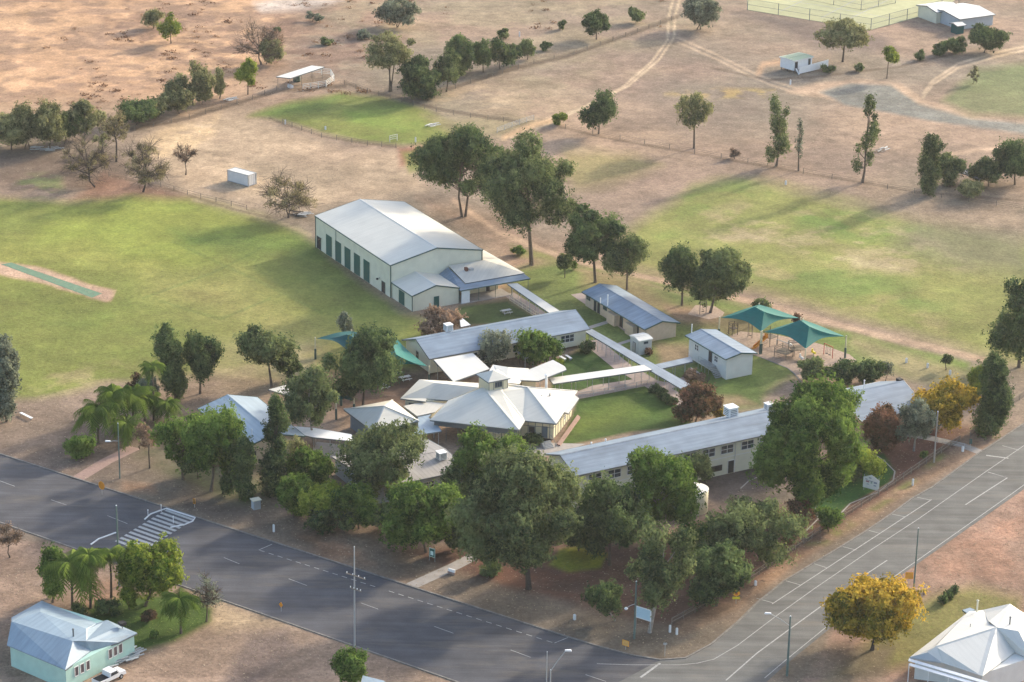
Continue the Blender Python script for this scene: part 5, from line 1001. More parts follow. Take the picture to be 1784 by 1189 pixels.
m.build('veranda_roof', WHITE, h2); m = MB()
for k in range(6): o = H2['a']-Vector((.2, 1.2, 0))+e*3*k; m.tube([(o.x, o.y, 0), (o.x, o.y, 3.3)], .06)
m.build('veranda_posts', WHITE, h2)
flue(G(1702, 1064, 4.2), 1.6, .13, CREAM, h2, 'chimney'); flue(G(1759, 1089, 6.0), 1.2, .1, TRIMG, h2, 'chimney'); flue(G(1690, 1097, 4.6), .8, .06, STEEL, h2, 'vent_pipe')
canopy('porch_awning', 'small pale awning at the back corner of the white roofed house', [G(1677, 1063, 2.8), G(1684, 1068, 2.8), G(1699, 1063, 2.9), G(1690, 1059, 2.9)], .08, R_BLUE, [G(1679, 1064, 2.8), G(1695, 1062, 2.8)], cat='awning', fascia=TRIM)
hv2 = dict(a=(632, 1180, 3), b=(700, 1208, 3), c=(640, 1240, 3), d=(560, 1215, 3), r0=(640, 1176, 4), r1=(600, 1230, 4))
polyroof('garage_roof_building', 'pale roof corner peeping over the bottom edge below the small round tree', dict(a=(632, 1177, 3), b=(668, 1186, 3), c=(720, 1225, 3), d=(620, 1225, 3)), [('a', 'b', 'c', 'd')], R_BLUE, ('a', 'b', 'c', 'd'), MINT, 2.8)
# parked ute at the edge of the bottom left yard
def ute(px, ang, label):
    p = G(*px); d = U2(ang); n = U2(ang+90); r = thing('parked_ute', p, label, 'ute'); m = MB()
    prof = [(-2.4, .45), (-2.4, .95), (-.5, .95), (-.45, 1.65), (.75, 1.68), (1.25, 1.1), (2.35, .98), (2.45, .45)]
    m.hexa([p+d*x-n*.85+Z*z for x, z in prof], [p+d*x+n*.85+Z*z for x, z in prof]); m.build('body', WHITE, r)
    m = MB(); m.hexa([p+d*x-n*.87+Z*z for x, z in ((-.35, 1.05), (-.3, 1.55), (.7, 1.55), (1.05, 1.1))], [p+d*x+n*.87+Z*z for x, z in ((-.35, 1.05), (-.3, 1.55), (.7, 1.55), (1.05, 1.1))]); m.hexa([p+d*1.27-n*.7+Z*1.12, p+d*1.27+n*.7+Z*1.12, p+d*.8+n*.66+Z*1.66, p+d*.8-n*.66+Z*1.66], [q+d*.03+Z*.02 for q in (p+d*1.27-n*.7+Z*1.12, p+d*1.27+n*.7+Z*1.12, p+d*.8+n*.66+Z*1.66, p+d*.8-n*.66+Z*1.66)]); m.build('windows', GLASS, r)
    m = MB(); m.box(p-d*1.45+Z*.97, d, n, .03, 1.7, 1.5); m.build('tray', BLACK, r)
    for x in (-1.5, 1.5):
        for y in (-.8, .8): c = p+d*x+n*y+Z*.35; w_ = MB().tube([c-n*.12, c+n*.12], .35, 14).build('wheel', BLACK, r); MB().tube([c-n*.13, c+n*.13], .18, 10).build('rim', STEEL, w_)
    for y in (-.6, .6): MB().box(p+d*2.42+n*y+Z*.7, d, n, .16, .06, .3).build('headlight', GLASS, r)
ute((190, 1186), 50, 'white vehicle parked at the bottom edge beside the mint green house')
def woodpile(px, q, label, m_, n_=26):
    p, q = G(*px), G(*q); r = thing('timber_stack', (p+q)/2, label, 'timber stack'); rnd = random.Random(3); d = (q-p); L_ = d.length; d.normalize(); k = Vector((-d.y, d.x, 0)); a_, b_ = MB(), MB()
    for i in range(n_): c = p+d*rnd.uniform(0, L_)+k*rnd.uniform(-1, 1); h = rnd.uniform(0, .5); (a_ if i % 2 else b_).bar(c+Z*(h+.08), c+d*rnd.uniform(1, 2.4)+k*rnd.uniform(-.5, .5)+Z*(h+.1), .25, .1)
    a_.build('boards', m_, r); b_.build('battens', STEEL, r)
woodpile((180, 1165), (235, 1142), 'heap of pale sheets and boards beside the mint green house', WHITEW, 40)
woodpile((505, 374), (528, 376), 'dark heap at the foot of the twiggy dark tree behind the hall', BARKD, 24)
woodpile((50, 262), (98, 262), 'grey scrap boards under the trees at the upper left', STEEL, 24); woodpile((392, 178), (404, 175), 'pale scrap on the ground left of the stock shelter', WHITEW, 10)
woodpile((1527, 268), (1540, 262), 'bleached fallen timber in the dry paddock at the upper right', WOODP, 10); woodpile((744, 223), (756, 220), 'pale log and sheet in the small paddock near its drain', WHITEW, 8)
def mound(px, wd, label, m_=EARTHM):
    p = G(*px); r = MB(); n = 14; rings = 5; rnd = random.Random(5); w_ = wd/PXM(p)[1]/2; vs = []
    for i in range(rings): rr_ = w_*(1-i/rings); vs.append([p+Vector((math.cos(t_)*rr_*rnd.uniform(.85, 1.1), math.sin(t_)*rr_*rnd.uniform(.85, 1.1), w_*.55*math.sin(i/rings*1.57))) for t_ in [k*2*math.pi/n for k in range(n)]])
    for i in range(rings-1):
        for k in range(n): r.poly([vs[i][k], vs[i][(k+1) % n], vs[i+1][(k+1) % n], vs[i+1][k]])
    r.poly(vs[-1]); o = r.build('earth_mound', m_, None, True); tag(o, label, 'mound')
mound((733, 268), 26, 'small red earth mound beside the paddock, left of the giant dark gum')
# clubhouse by the courts
gable('court_clubhouse', None, 'hazy cream clubhouse with pale roof at the top right beside the courts', G(1632, 22, 3.2), 9, 9, 3.2, .8, 'b', CREAM, R_LIGHT)
gable('court_shed', None, 'long hazy pale shed behind the clubhouse at the top right', G(1672, 34, 3.0), 14, 12, 3.0, .8, 'b', GREYW, R_LIGHT)
gable('pump_shed', None, 'little green and cream shed below the hazy clubhouse', G(1668, 46, 2.4), 3.5, 3, 2.4, .4, 'b', TEALD, R_LIGHT)
# sheet and car bodies at the far right
canopy('carport', 'dark roofed low carport at the right edge beside the bushes', [G(1672, 300, 2.4), G(1706, 312, 2.4), G(1740, 298, 2.4), G(1706, 288, 2.4)], .1, mat('roof_dark_slate', (.16, .18, .21), .6), [G(1675, 301, 2.4), G(1706, 311, 2.4), G(1737, 298, 2.4)], cat='carport')

# ------------------------------------------------------------------ trees
def add_mesh(name, v, f, mt, parent, tint=None):
    me = bpy.data.meshes.new(name); v = np.asarray(v, np.float32); f = np.asarray(f, np.int32); n = f.shape[1]
    org = ORG[parent.name]; v = v - np.array([org.x, org.y, org.z], np.float32)
    me.vertices.add(len(v)); me.vertices.foreach_set('co', v.ravel()); me.loops.add(f.size); me.loops.foreach_set('vertex_index', f.ravel())
    me.polygons.add(len(f)); me.polygons.foreach_set('loop_start', np.arange(0, f.size, n, dtype=np.int32)); me.update(calc_edges=True)
    if tint is not None: at_ = me.attributes.new('tint', 'FLOAT', 'FACE'); at_.data.foreach_set('value', np.asarray(tint, np.float32))
    me.materials.append(mt); o = bpy.data.objects.new(name, me); SC.collection.objects.link(o); o.parent = parent; ORG[o.name] = org; return o
def leaves(cent, out, size, rng, droop=0.0, asp=.6):
    n = len(cent); nr = out*1.2 + rng.normal(size=(n, 3))*.6; nr /= np.linalg.norm(nr, axis=1)[:, None]+1e-9
    u = np.cross(nr, rng.normal(size=(n, 3))); u[:, 2] -= droop; u /= np.linalg.norm(u, axis=1)[:, None]+1e-9; w_ = np.cross(nr, u); s = (size*rng.uniform(.6, 1.35, n))[:, None]
    a = u*s; b = w_*s*asp; v = np.stack([cent-a, cent-b*.9, cent+a, cent+b], 1).reshape(-1, 3); return v, np.arange(4*n).reshape(n, 4)
def tubes_np(mb, segs, n=5):
    for p, q, r0, r1 in segs: mb.tube([p, q], [r0, r1], n)
GAP = {}
def tree(bx, by, top, wd, kind, lf, label, cx=None, name='tree', cat='tree', bark=BARK, base=None, dens=1.0, trunks=1, asp=1.0, group=None, leafs=None):
    "kinds: round, gum (loose hanging masses), open (branches showing), column, bare, bush, low (crown to the ground)"
    rng = np.random.RandomState(abs(hash((bx*31+by*7+int(wd)))) % 99991); rnd = random.Random(bx*7+by); p = G(bx, by); k, kh = PXM(p)
    H = max((by-top)/k*.96, .6); W = wd/kh; dxm = ((cx-bx)/kh if cx is not None else 0)
    root = thing(name, p, label, cat, group)
    cb = base if base is not None else dict(round=.15, gum=.15, open=.30, column=.14, bare=.13, bush=.0, low=.05)[kind]; cb = min(cb, .13) if group == GR4 else cb
    tk = rng.uniform(.0, .32) if kind in ('gum', 'round', 'column') else rng.uniform(-.1, .2); zc = H*(1+cb)/2; rz = H*(1-cb)/2; rx = W/2; ctr = np.array([p.x+dxm, p.y, zc]); lobes = []
    nl = dict(round=13, gum=16, open=15, column=11, bare=12, bush=8, low=12)[kind]; nl = int(nl*(.85 if W < 9 else 1.25 if W < 14 else 1.7)); fr = dict(round=.44, gum=.36, open=.32, column=.5, bare=.3, bush=.5, low=.46)[kind]*(1 if W < 9 else .85 if W < 14 else .72)
    for i in range(nl):
        for _ in range(30):
            d = rng.normal(size=3); d /= np.linalg.norm(d); rad = rng.uniform(.42, 1.04)
            lr = fr*rng.uniform(.5, 1.25); c = d*rad*(1-lr*.62); tw = 1-tk*c[2]; c[0] *= tw; c[1] *= tw
            if kind in ('gum', 'open') and c[2] < -.6: continue
            if kind in ('round', 'low', 'bush') and abs(c[2]) > .8: continue
            if kind == 'column': c[0] *= 1-.45*max(c[2], 0); c[1] *= 1-.45*max(c[2], 0)
            if all(np.linalg.norm(c-o[0]) > .5*(lr+o[1]) for o in lobes) or _ > 22: break
        if H*(1-cb) > 1.7*W and kind in ('gum', 'open', 'column'): c = np.array([c[0]*.75, c[1]*.75, -.82+1.66*i/max(nl-1, 1)]); c[:2] *= 1-.45*max(c[2], 0)
        lobes.append((c, lr))
    fx = 1.24 if kind in ('gum', 'column', 'bare') else 1.13; fx *= 1.2 if group == GR1 else 1.12 if group == GR4 else 1; sc_ = np.array([rx*fx, rx*fx, rz*1.04]); m = MB(); segs = []
    if kind != 'bush':
        r0 = max(.08, min(.45, H*.014+W*.008))/trunks**.5; th_ = max(H*cb*1.15, H*.12); bends = []
        for tks in range(trunks):
            off = Vector((rnd.uniform(-.5, .5)*(trunks > 1), rnd.uniform(-.4, .4)*(trunks > 1), 0)); lean = Vector((dxm*.45+rnd.uniform(-.25, .25)+(tks-(trunks-1)/2)*.9*(trunks > 1), rnd.uniform(-.2, .2), 0))
            m.tube([p+off-Z*.2, p+off+Z*.25, p+off+lean*.5+Z*th_*.55, p+off+lean+Z*th_], [r0*1.35, r0*1.05, r0*.85, r0*.75], 8); bends.append(p+off+lean+Z*th_)
        lead = Vector((float(ctr[0]), float(ctr[1]), H*(.86 if kind != 'open' else .74))); f0 = bends[0]
        m.tube([f0, f0.lerp(lead, .5)+Vector((rnd.uniform(-.4, .4), 0, 0)), lead], [r0*.7, r0*.42, r0*.12], 6)
        for i, (c, lr) in enumerate(lobes):
            e = Vector(ctr + c*sc_); s_ = bends[i % len(bends)]; u = min(max((e.z-s_.z)/(lead.z-s_.z+.01)*.5, 0), .6); s2 = s_.lerp(lead, u) if i % len(bends) == 0 else s_
            mid = s2.lerp(e, .5)+Vector((rnd.uniform(-.3, .3), rnd.uniform(-.3, .3), -.04*(e-s2).length)); bt = 1.5 if kind == 'bare' else 1; m.tube([s2, mid, e], [r0*.45*(1-u)*bt, r0*.24*bt, r0*.07*bt+.015*(bt-1)], 5)
            if kind in ('bare', 'open'):
                for q in range(11 if kind == 'bare' else 5):
                    d = Vector(rng.normal(size=3)); d.z = abs(d.z)*.6+.1; d += (e-Vector(ctr)).normalized()*.8; d.normalize(); st = mid.lerp(e, rnd.uniform(.2, 1)); l_ = W*rnd.uniform(.13, .24); e2 = st+d*l_; m.tube([st, st.lerp(e2, .5)+Z*.05*l_, e2], [r0*.14+.02, r0*.1+.016, .014], 4)
                    if kind == 'bare':
                        for w2 in range(4): d2 = (d+Vector(rng.normal(size=3))*.55).normalized(); m.tube([st.lerp(e2, .3+.3*w2), st.lerp(e2, .3+.3*w2)+d2*l_*.8], [.035, .018], 3)
        m.build('trunk', bark, root)
    elif H > .4:
        for _ in range(5): m.tube([p, p+Vector((rnd.uniform(-.4, .4)*rx, rnd.uniform(-.4, .4)*rx, H*.7))], [.05, .02], 4)
        m.build('stem', bark, root)
    ls = leafs or (.13 if kind == 'bare' else .235 if W > 7 else .20 if W > 3.5 else .16); cents = []; outs = []; tints = []
    # leaf clumps over every lobe
    dd = dict(round=1.0, gum=.72, open=.34, column=.9, bare=.018, bush=1.1, low=1.0)[kind]*dens
    for c, lr in lobes:
        R_ = lr*sc_*np.array([1, 1, .9]); R_ = np.minimum(R_, R_.min()*1.7); area = 4*math.pi*((R_[0]*R_[2])**1.0); cr = min(max(.2*R_.min()+.22, .3), .62)*(1.5 if kind == 'bare' else 1); nc = int(area/(cr*cr)*1.15*dd)+3; lt = rng.uniform(-.3, .25)
        d = rng.normal(size=(nc, 3)); d /= np.linalg.norm(d, axis=1)[:, None]; rr_ = rng.uniform(.35, 1.0, nc)**.45; far = rng.rand(nc) < (.2 if kind in ('gum', 'open') else .13); rr_ = np.where(far, rng.uniform(1.0, 1.5, nc), rr_); pc = ctr + c*sc_ + d*R_*rr_[:, None]
        npl = max(4, int(cr*cr/(ls*ls)*2.4*(.6 if kind in ('open',) else 1))); ct = np.repeat(pc, npl, 0); od = np.repeat(d, npl, 0); tt = np.repeat(rng.uniform(-.1, .85, nc)+lt, npl)
        e = rng.normal(size=ct.shape)*cr*.46
        if kind == 'gum': e[:, 2] = e[:, 2]*1.3 - np.abs(rng.normal(size=len(e)))*cr*.45
        cents.append(ct+e); outs.append(od); tints.append(tt + rng.uniform(-.14, .14, len(ct)))
    # inner mass
    if kind not in ('open', 'bare'):
        for c, lr in lobes:
            ni = int(26*dens*max(1, (lr*W/2)**1.2)); d = rng.normal(size=(ni, 3)); d /= np.linalg.norm(d, axis=1)[:, None]; ct = ctr + c*sc_*.85 + d*np.minimum(lr*sc_, (lr*sc_).min()*1.7)*.6*rng.uniform(0, 1, ni)[:, None]; cents.append(ct); outs.append(d); tints.append(rng.uniform(0, .5, ni))
    cents = np.concatenate(cents); outs = np.concatenate(outs); tints = np.concatenate(tints); ok = cents[:, 2] > .08; cents, outs, tints = cents[ok], outs[ok], tints[ok]
    v_, f_ = leaves(cents, outs, ls, rng, .5 if kind == 'gum' else .1); add_mesh('crown' if kind != 'bush' else 'foliage', v_, f_, L[lf], root, tints); return root
def palm(bx, by, top, wd, label, lf='palm', group='palms'):
    p = G(bx, by); k, kh = PXM(p); H = (by-top)/k*.93; W = wd/kh; rng = np.random.RandomState(bx*3+by); root = thing('palm_tree', p, label, 'palm', group); R_ = W/2; th = H-R_*.45
    m = MB(); m.tube([p-Z*.1, p+Z*th*.5+Vector((.1, 0, 0)), p+Z*th], [.22, .16, .13], 8); m.build('trunk', BARK, root); V_ = []; F_ = []; T_ = []; top_ = np.array([p.x, p.y, th])
    for i in range(44):
        az = rng.uniform(0, 2*math.pi); up = rng.uniform(-.1, 1.15); hd = np.array([math.cos(az), math.sin(az), 0]); s_ = np.array([-hd[1], hd[0], 0]); Lf = R_*rng.uniform(1.05, 1.45); tt = rng.uniform(0, .6)+.15*up
        pts = []
        for j in range(9): u = j/8; pts.append(top_ + hd*Lf*(u*.95)*math.cos(up*.75*(1-u)) + np.array([0, 0, 1])*(Lf*(math.sin(up)*u*.9 - .95*u*u*(.7+.3*(1-up)))))
        for j in range(1, 9):
            for sg in (-1, 1):
                for h_ in (0, .5):
                    c0 = pts[j-1]*(1-h_)+pts[j]*h_; tip = c0 + s_*sg*Lf*.34*math.sin(min(1, (j+.3)/8)*2.6+.25) + hd*Lf*.12 - np.array([0, 0, Lf*.20]); w_ = (pts[j]-pts[j-1])*.42; b_ = len(V_); V_ += [c0, c0+w_, tip+w_*.3, tip]; F_.append([b_, b_+1, b_+2, b_+3]); T_.append(tt+rng.uniform(-.1, .1))
    add_mesh('crown', V_, F_, L[lf], root, T_)
T = tree
GT, ST, BT, SH = 'gum_tree', 'shade_tree', 'bare_tree', 'shrub'
GR1 = 'trees along the upper left boundary'; GR2 = 'trees along the paddock track at the top'; GR3 = 'lone trees in the dry paddock'; GR4 = 'street trees along the side street'; GR5 = 'trees in the corner garden'
# --- upper left
T(20, 262, 195, 60, 'gum', 'olive', 'hazy grey green tree at the far left edge of the upper tree row', name=GT, group=GR1)
T(48, 259, 180, 58, 'gum', 'olive', 'loose grey green tree second from the left in the upper tree row', name=GT, group=GR1, trunks=2)
T(87, 262, 182, 45, 'gum', 'olive', 'thin crowned olive tree above the grey scrap boards', name=GT, group=GR1)
T(113, 251, 185, 40, 'gum', 'gum', 'narrow dark tree in the middle of the upper left row', name=GT, group=GR1)
T(147, 242, 176, 56, 'round', 'olive', 'fuller round tree near the right end of the upper left row', name=GT, group=GR1)
T(203, 282, 184, 54, 'open', 'drab', 'greyish half bare tree rising behind the spreading bare tree at the upper left', name=GT, bark=BARKD)
T(180, 266, 228, 34, 'open', 'olive', 'small olive tree just left of the greyish half bare tree', name=ST)
T(238, 218, 172, 56, 'low', 'dark', 'dark rounded bushy tree where the bare yard begins at the upper left', cx=243, name=ST, group=GR1)
T(268, 208, 170, 36, 'low', 'olive', 'small bushy tree between two rounded dark ones at the upper left', name=ST, group=GR1)
T(312, 199, 148, 52, 'low', 'olive', 'dark mop headed tree left of the tallest one on the upper left boundary', cx=307, name=ST, group=GR1)
T(336, 184, 107, 52, 'gum', 'olive', 'tallest tree on the upper left boundary above the bare yard', cx=340, name=GT, group=GR1)
T(352, 182, 146, 30, 'round', 'olive', 'small tree at the right foot of the tallest boundary tree', cx=354, name=ST, group=GR1)
T(383, 172, 120, 22, 'gum', 'olive', 'thin wispy tree left of the bright green slender tree', name=GT)
T(432, 165, 99, 32, 'column', 'lime', 'slender bright green tree left of the stock shelter', name=GT, base=.28)
T(455, 113, 38, 72, 'bare', 'pink', 'big leafless tree in the warm paddock above the stock shelter', cx=448, name=BT, bark=BARK)
T(464, 112, 68, 44, 'low', 'olive', 'green bushy tree at the right foot of the big leafless paddock tree', cx=470, name=ST)
T(298, 76, 22, 34, 'gum', 'lime', 'pale hazy green tree in the warm paddock, right one of the far pair', name=GT, dens=.7)
T(268, 50, 14, 36, 'gum', 'olive', 'pale hazy tree in the warm paddock, left one of the far pair', name=GT, dens=.7)
T(483, 56, 48, 16, 'bush', 'gum', 'tiny scrub bush in the warm paddock right of the leafless tree', name=SH); T(567, 78, 66, 26, 'bush', 'gum', 'low scrub bush on the ridge right of the leafless tree', name=SH)
T(632, 68, 52, 26, 'bush', 'grey', 'grey scrub clump left of the tall pale gum', name=SH); T(545, 38, 22, 40, 'bush', 'grey', 'wide grey scrub clump near the top edge', name=SH)
T(165, 327, 250, 92, 'bare', 'drab', 'spreading half bare tree at the left, above the green field corner', cx=151, name=BT, bark=BARKD, dens=5.0)
T(250, 335, 250, 82, 'bare', 'drab', 'spreading sparse olive tree between the half bare tree and the small bare one', cx=256, name=BT, bark=BARKD, dens=5.0)
T(324, 305, 246, 34, 'bare', 'pink', 'small upright leafless tree in the bare yard', name=BT, bark=BARKD)
T(505, 380, 303, 84, 'bare', 'drab', 'dark twiggy tree with two trunks behind the big hall', cx=503, name=BT, bark=BARKD, trunks=2, dens=7)
# --- top middle
T(679, 160, 50, 84, 'open', 'olive', 'tall pale gum with several slender trunks above the small paddock', cx=680, name=GT, trunks=3, dens=2.6, group=GR2, base=.36)
T(694, 48, -6, 64, 'gum', 'grey', 'hazy pale tree at the top edge above the tall pale gum', name=GT, trunks=2, dens=.7)
T(735, 172, 103, 70, 'low', 'dark', 'dense dark green bushy tree at the corner of the small paddock', cx=732, name=ST, group=GR2)
T(778, 160, 86, 50, 'gum', 'gum', 'grey green tree close behind the dense dark bushy one', name=GT, group=GR2)
T(803, 131, 62, 54, 'low', 'dark', 'large dark tree at the left end of the hill row', name=ST, group=GR2)
T(842, 127, 63, 38, 'gum', 'dark', 'slim dark tree second in the hill row', name=GT, group=GR2); T(871, 121, 68, 44, 'gum', 'dark', 'broad tree in the middle of the hill row', name=GT, group=GR2)
T(893, 114, 72, 26, 'gum', 'dark', 'small tree squeezed into the right half of the hill row', name=GT, group=GR2)
T(919, 104, 66, 26, 'gum', 'gum', 'loose tree near the right end of the hill row', name=GT, group=GR2); T(951, 88, 72, 18, 'low', 'dark', 'small round bush at the right end of the hill row', name=SH, group=GR2)
T(877, 68, 50, 24, 'bush', 'gum', 'lone round bush beyond the hill row', name=SH); T(1039, 69, 16, 50, 'round', 'dark', 'large round dark tree standing alone on the fence line near the top', cx=1037, name=ST, base=.15)
T(1108, 40, 12, 28, 'round', 'gum', 'faint hazy tree near the top edge beside the twin track', name=ST); T(980, 52, 36, 12, 'bush', 'gum', 'tiny bush in the upper middle paddock', name=SH)
T(1218, 52, -10, 60, 'gum', 'grey', 'faint hazy clump of trees at the top edge beside the courts', name=GT, trunks=2)
# --- dry paddock
T(975, 217, 194, 26, 'bush', 'lime', 'small orange green bush beside the gateway track', name=SH, base=.0); T(1043, 234, 157, 54, 'gum', 'dark', 'dark loose tree standing right of the gateway track', cx=1043, name=GT, group=GR3)
T(1209, 259, 162, 58, 'gum', 'olive', 'half transparent tree with a straight trunk in the dry paddock', cx=1206, name=GT, group=GR3, dens=.5, base=.36)
T(1353, 290, 172, 50, 'open', 'gum', 'tall narrow gum in the dry paddock, left of the tallest one', name=GT, group=GR3, dens=1.9, base=.12); T(1391, 298, 205, 24, 'open', 'grey', 'very thin faint sapling between two tall narrow gums', name=GT, group=GR3, dens=.7)
T(1503, 318, 164, 48, 'open', 'gum', 'tallest narrow gum in the dry paddock, leaning over pale ground', cx=1505, name=GT, group=GR3, dens=1.8, base=.12)
T(1618, 340, 239, 46, 'gum', 'gum', 'green upright gum on the fence line at the right, beside a bushier one', cx=1615, name=GT, group=GR3, dens=.9); T(1650, 322, 266, 46, 'low', 'gum', 'bushy grey green tree just right of the upright gum on the fence line', name=ST)
T(1468, 108, 30, 88, 'round', 'olive', 'wide umbrella shaped tree behind the white demountable hut', cx=1470, name=ST, bark=BARKD, dens=.55, base=.3, group=GR3)
T(1545, 137, 82, 24, 'column', 'lime', 'slim bright green tree with a thick dark trunk right of the demountable', cx=1549, name=GT, base=.45); T(1603, 105, 87, 14, 'column', 'dark', 'tiny dark cone shaped bush on the hill at the right', name=SH, base=0.02)
T(1637, 98, 76, 26, 'low', 'dark', 'dark rounded shrub at the left of the hilltop hedge', name=SH); T(1662, 93, 63, 38, 'low', 'dark', 'larger dark shrub of the hilltop hedge', name=SH)
T(1443, 126, 112, 28, 'bush', 'gum', 'low shrub at the right foot of the demountable ramp', name=SH); T(1497, 124, 110, 18, 'bush', 'gum', 'low shrub under the umbrella shaped tree', name=SH)
T(1715, 92, 42, 70, 'low', 'dark', 'large blurred dark tree at the top right', name=ST); T(1695, 147, 116, 18, 'bare', 'olive', 'small bare sapling on dark grass at the right', name=BT)
T(1280, 277, 258, 18, 'bare', 'pink', 'tiny bare shrub on the edge of the sports field', name=BT); T(1690, 345, 312, 42, 'low', 'olive', 'olive brown bush at the left of the right edge thicket', name=SH)
T(1722, 325, 276, 62, 'low', 'gum', 'grey green shrubby tree beside the dark carport', name=ST); T(1768, 322, 238, 70, 'gum', 'dark', 'large dark tree at the right edge above the sports field', name=GT)
# --- behind and beside the hall
T(808, 378, 226, 150, 'gum', 'dark', 'giant dark gum behind the hall, the left and darker of two giants', cx=806, name=GT, trunks=2, base=.2, dens=1.0)
T(926, 462, 236, 160, 'gum', 'gum', 'giant pale green gum to the right behind the hall, taller than its neighbour', cx=914, name=GT, base=.24, dens=1.0)
T(1037, 492, 356, 100, 'round', 'dark', 'dark spreading tree above the tan toilet block', cx=1029, name=ST, base=.32); T(1092, 506, 402, 58, 'gum', 'gum', 'narrower tree right of the dark spreading one above the toilet block', cx=1090, name=GT, base=.2)
T(984, 484, 441, 26, 'round', 'gum', 'small mop headed tree beside the dirt track by the hall', name=ST, base=.35); T(1188, 532, 420, 62, 'gum', 'dark', 'dark upright tree left of the round one by the mulch bed', cx=1184, name=GT, base=.2)
T(1238, 545, 425, 108, 'round', 'gum', 'broad round grey green tree over the mulch bed', cx=1252, name=ST, base=.16); T(1325, 547, 522, 36, 'bush', 'gum', 'low bush peeping over the left teal sail', name=SH); T(1388, 565, 543, 14, 'bush', 'red', 'tiny reddish shrub behind the gap of the teal sails', name=SH)
T(767, 583, 534, 68, 'bush', 'pink', 'brown feathery rounded bush in front of the hall storeroom', cx=766, name=SH); T(858, 634, 570, 64, 'gum', 'grey', 'silvery open tree in front of the long classroom wing', name=ST, dens=.6, base=.06)
T(940, 634, 568, 70, 'low', 'green', 'round green tree in front of the long classroom wing', cx=938, name=ST); T(1020, 616, 586, 28, 'bush', 'dark', 'dark shrub at the right end corner of the classroom wing', name=SH); T(905, 636, 620, 20, 'bush', 'lime', 'small yellow green shrub under the round green tree', cx=972, name=SH)
# --- left lawn
T(12, 735, 590, 60, 'gum', 'grey', 'tall hazy gum at the left edge above the side street', name=GT)
T(306, 696, 568, 46, 'column', 'dark', 'left of two tall dark gums at the edge of the oval', cx=301, name=GT, base=.15); T(349, 686, 570, 66, 'gum', 'dark', 'right and wider of two tall dark gums at the edge of the oval', cx=353, name=GT, base=.2)
T(473, 674, 559, 82, 'round', 'gum', 'round grey green gum standing on the edge of the oval', cx=467, name=GT, base=.25); T(509, 664, 617, 34, 'round', 'dark', 'small dark tree right of the round gum by the oval', cx=506, name=ST)
T(603, 606, 543, 30, 'gum', 'grey', 'grey brown wispy tree behind the big dark tree', name=GT, dens=.8); T(632, 716, 553, 118, 'gum', 'dark', 'big dark drooping tree covering the teal sail at the centre left', cx=634, name=ST, base=.12, dens=1.1)
for x, y, t_, w_, l in ((171, 773, 690, 56, 'leftmost drooping palm of the clump by the side street'), (200, 762, 665, 48, 'second palm from the left in the clump'), (232, 745, 668, 50, 'middle palm of the clump, in front of a reddish tree'), (252, 735, 680, 40, 'short palm at the right side of the clump'), (268, 733, 622, 30, 'tallest thin palm standing above the clump'), (292, 738, 688, 40, 'rightmost palm of the clump, next to the dark gums'), (222, 776, 722, 44, 'low yellowing palm at the foot of the clump')): palm(x, y, t_, w_*1.2, l, group='palms at the left of the school')
T(240, 700, 650, 34, 'gum', 'red', 'reddish brown topped tree behind the palms', name=ST); T(262, 706, 645, 34, 'gum', 'grey', 'grey dead looking tree beside the tallest palm', name=ST, dens=.8)
T(145, 797, 755, 54, 'bush', 'green', 'dense green shrub by the brick path', name=SH)
T(261, 816, 728, 46, 'open', 'pink', 'brown sparse sapling right of the palm clump', name=BT, dens=1.0); T(319, 836, 702, 78, 'gum', 'green', 'left of two leafy mid green street trees in front of the blue roof', cx=322, name=GT, group=GR4, dens=.8)
T(368, 856, 690, 92, 'gum', 'green', 'right and taller of two leafy street trees in front of the blue roof', cx=372, name=GT, group=GR4, dens=.85); T(390, 860, 760, 44, 'gum', 'dark', 'narrow dark young tree below the tan gable wall', cx=404, name=ST, group=GR4)
T(423, 870, 758, 44, 'gum', 'dark', 'thin dark tree directly under the tan gable wall', cx=422, name=ST, group=GR4); T(345, 834, 770, 52, 'gum', 'gum', 'low grey green tree between the leafy street trees', name=ST, group=GR4)
T(478, 862, 684, 50, 'column', 'dark', 'dense dark column shaped tree beside the tan gable wall', cx=482, name=GT, group=GR4, base=.06); T(547, 775, 637, 78, 'gum', 'gum', 'tall gum with white trunk in front of the bright white walkway roof', cx=541, name=GT, bark=BARKP, base=.2)
T(520, 838, 745, 44, 'open', 'olive', 'sparse brown sapling right of the dark column tree', cx=512, name=ST, dens=1.6); T(545, 850, 772, 76, 'low', 'green', 'rounded bright dark green tree left of the weathered roof', name=ST, group=GR4)
# --- street front of the weathered building
T(658, 872, 736, 132, 'gum', 'gum', 'grey gum with pale trunk in front of the weathered roof', cx=666, name=GT, bark=BARKP, base=.25, group=GR4, dens=.75)
T(512, 902, 822, 54, 'low', 'green', 'green shrub tree at the left end of the street front thicket', name=ST, group=GR4); T(568, 912, 830, 74, 'low', 'lime', 'yellow green bushy tree in the street front thicket', name=ST, group=GR4, dens=.9)
T(625, 922, 838, 72, 'low', 'green', 'mid green bushy tree in the middle of the street front thicket', name=ST, group=GR4); T(600, 930, 880, 90, 'low', 'dark', 'low dark undergrowth tree in front of the street thicket', cx=590, name=SH, group=GR4)
T(680, 930, 872, 56, 'low', 'dark', 'dark low shrub tree between the thicket and the bright green tree', name=SH, group=GR4); T(742, 962, 834, 124, 'round', 'green', 'bright green rounded tree behind the green notice board', cx=738, name=ST, group=GR4, base=.1)
T(803, 905, 810, 60, 'gum', 'dark', 'dark narrow tree between the bright green tree and the giant corner gum', name=ST, group=GR4); T(853, 880, 736, 106, 'round', 'green', 'round mid green tree in front of the central building', cx=852, name=ST, base=.08)
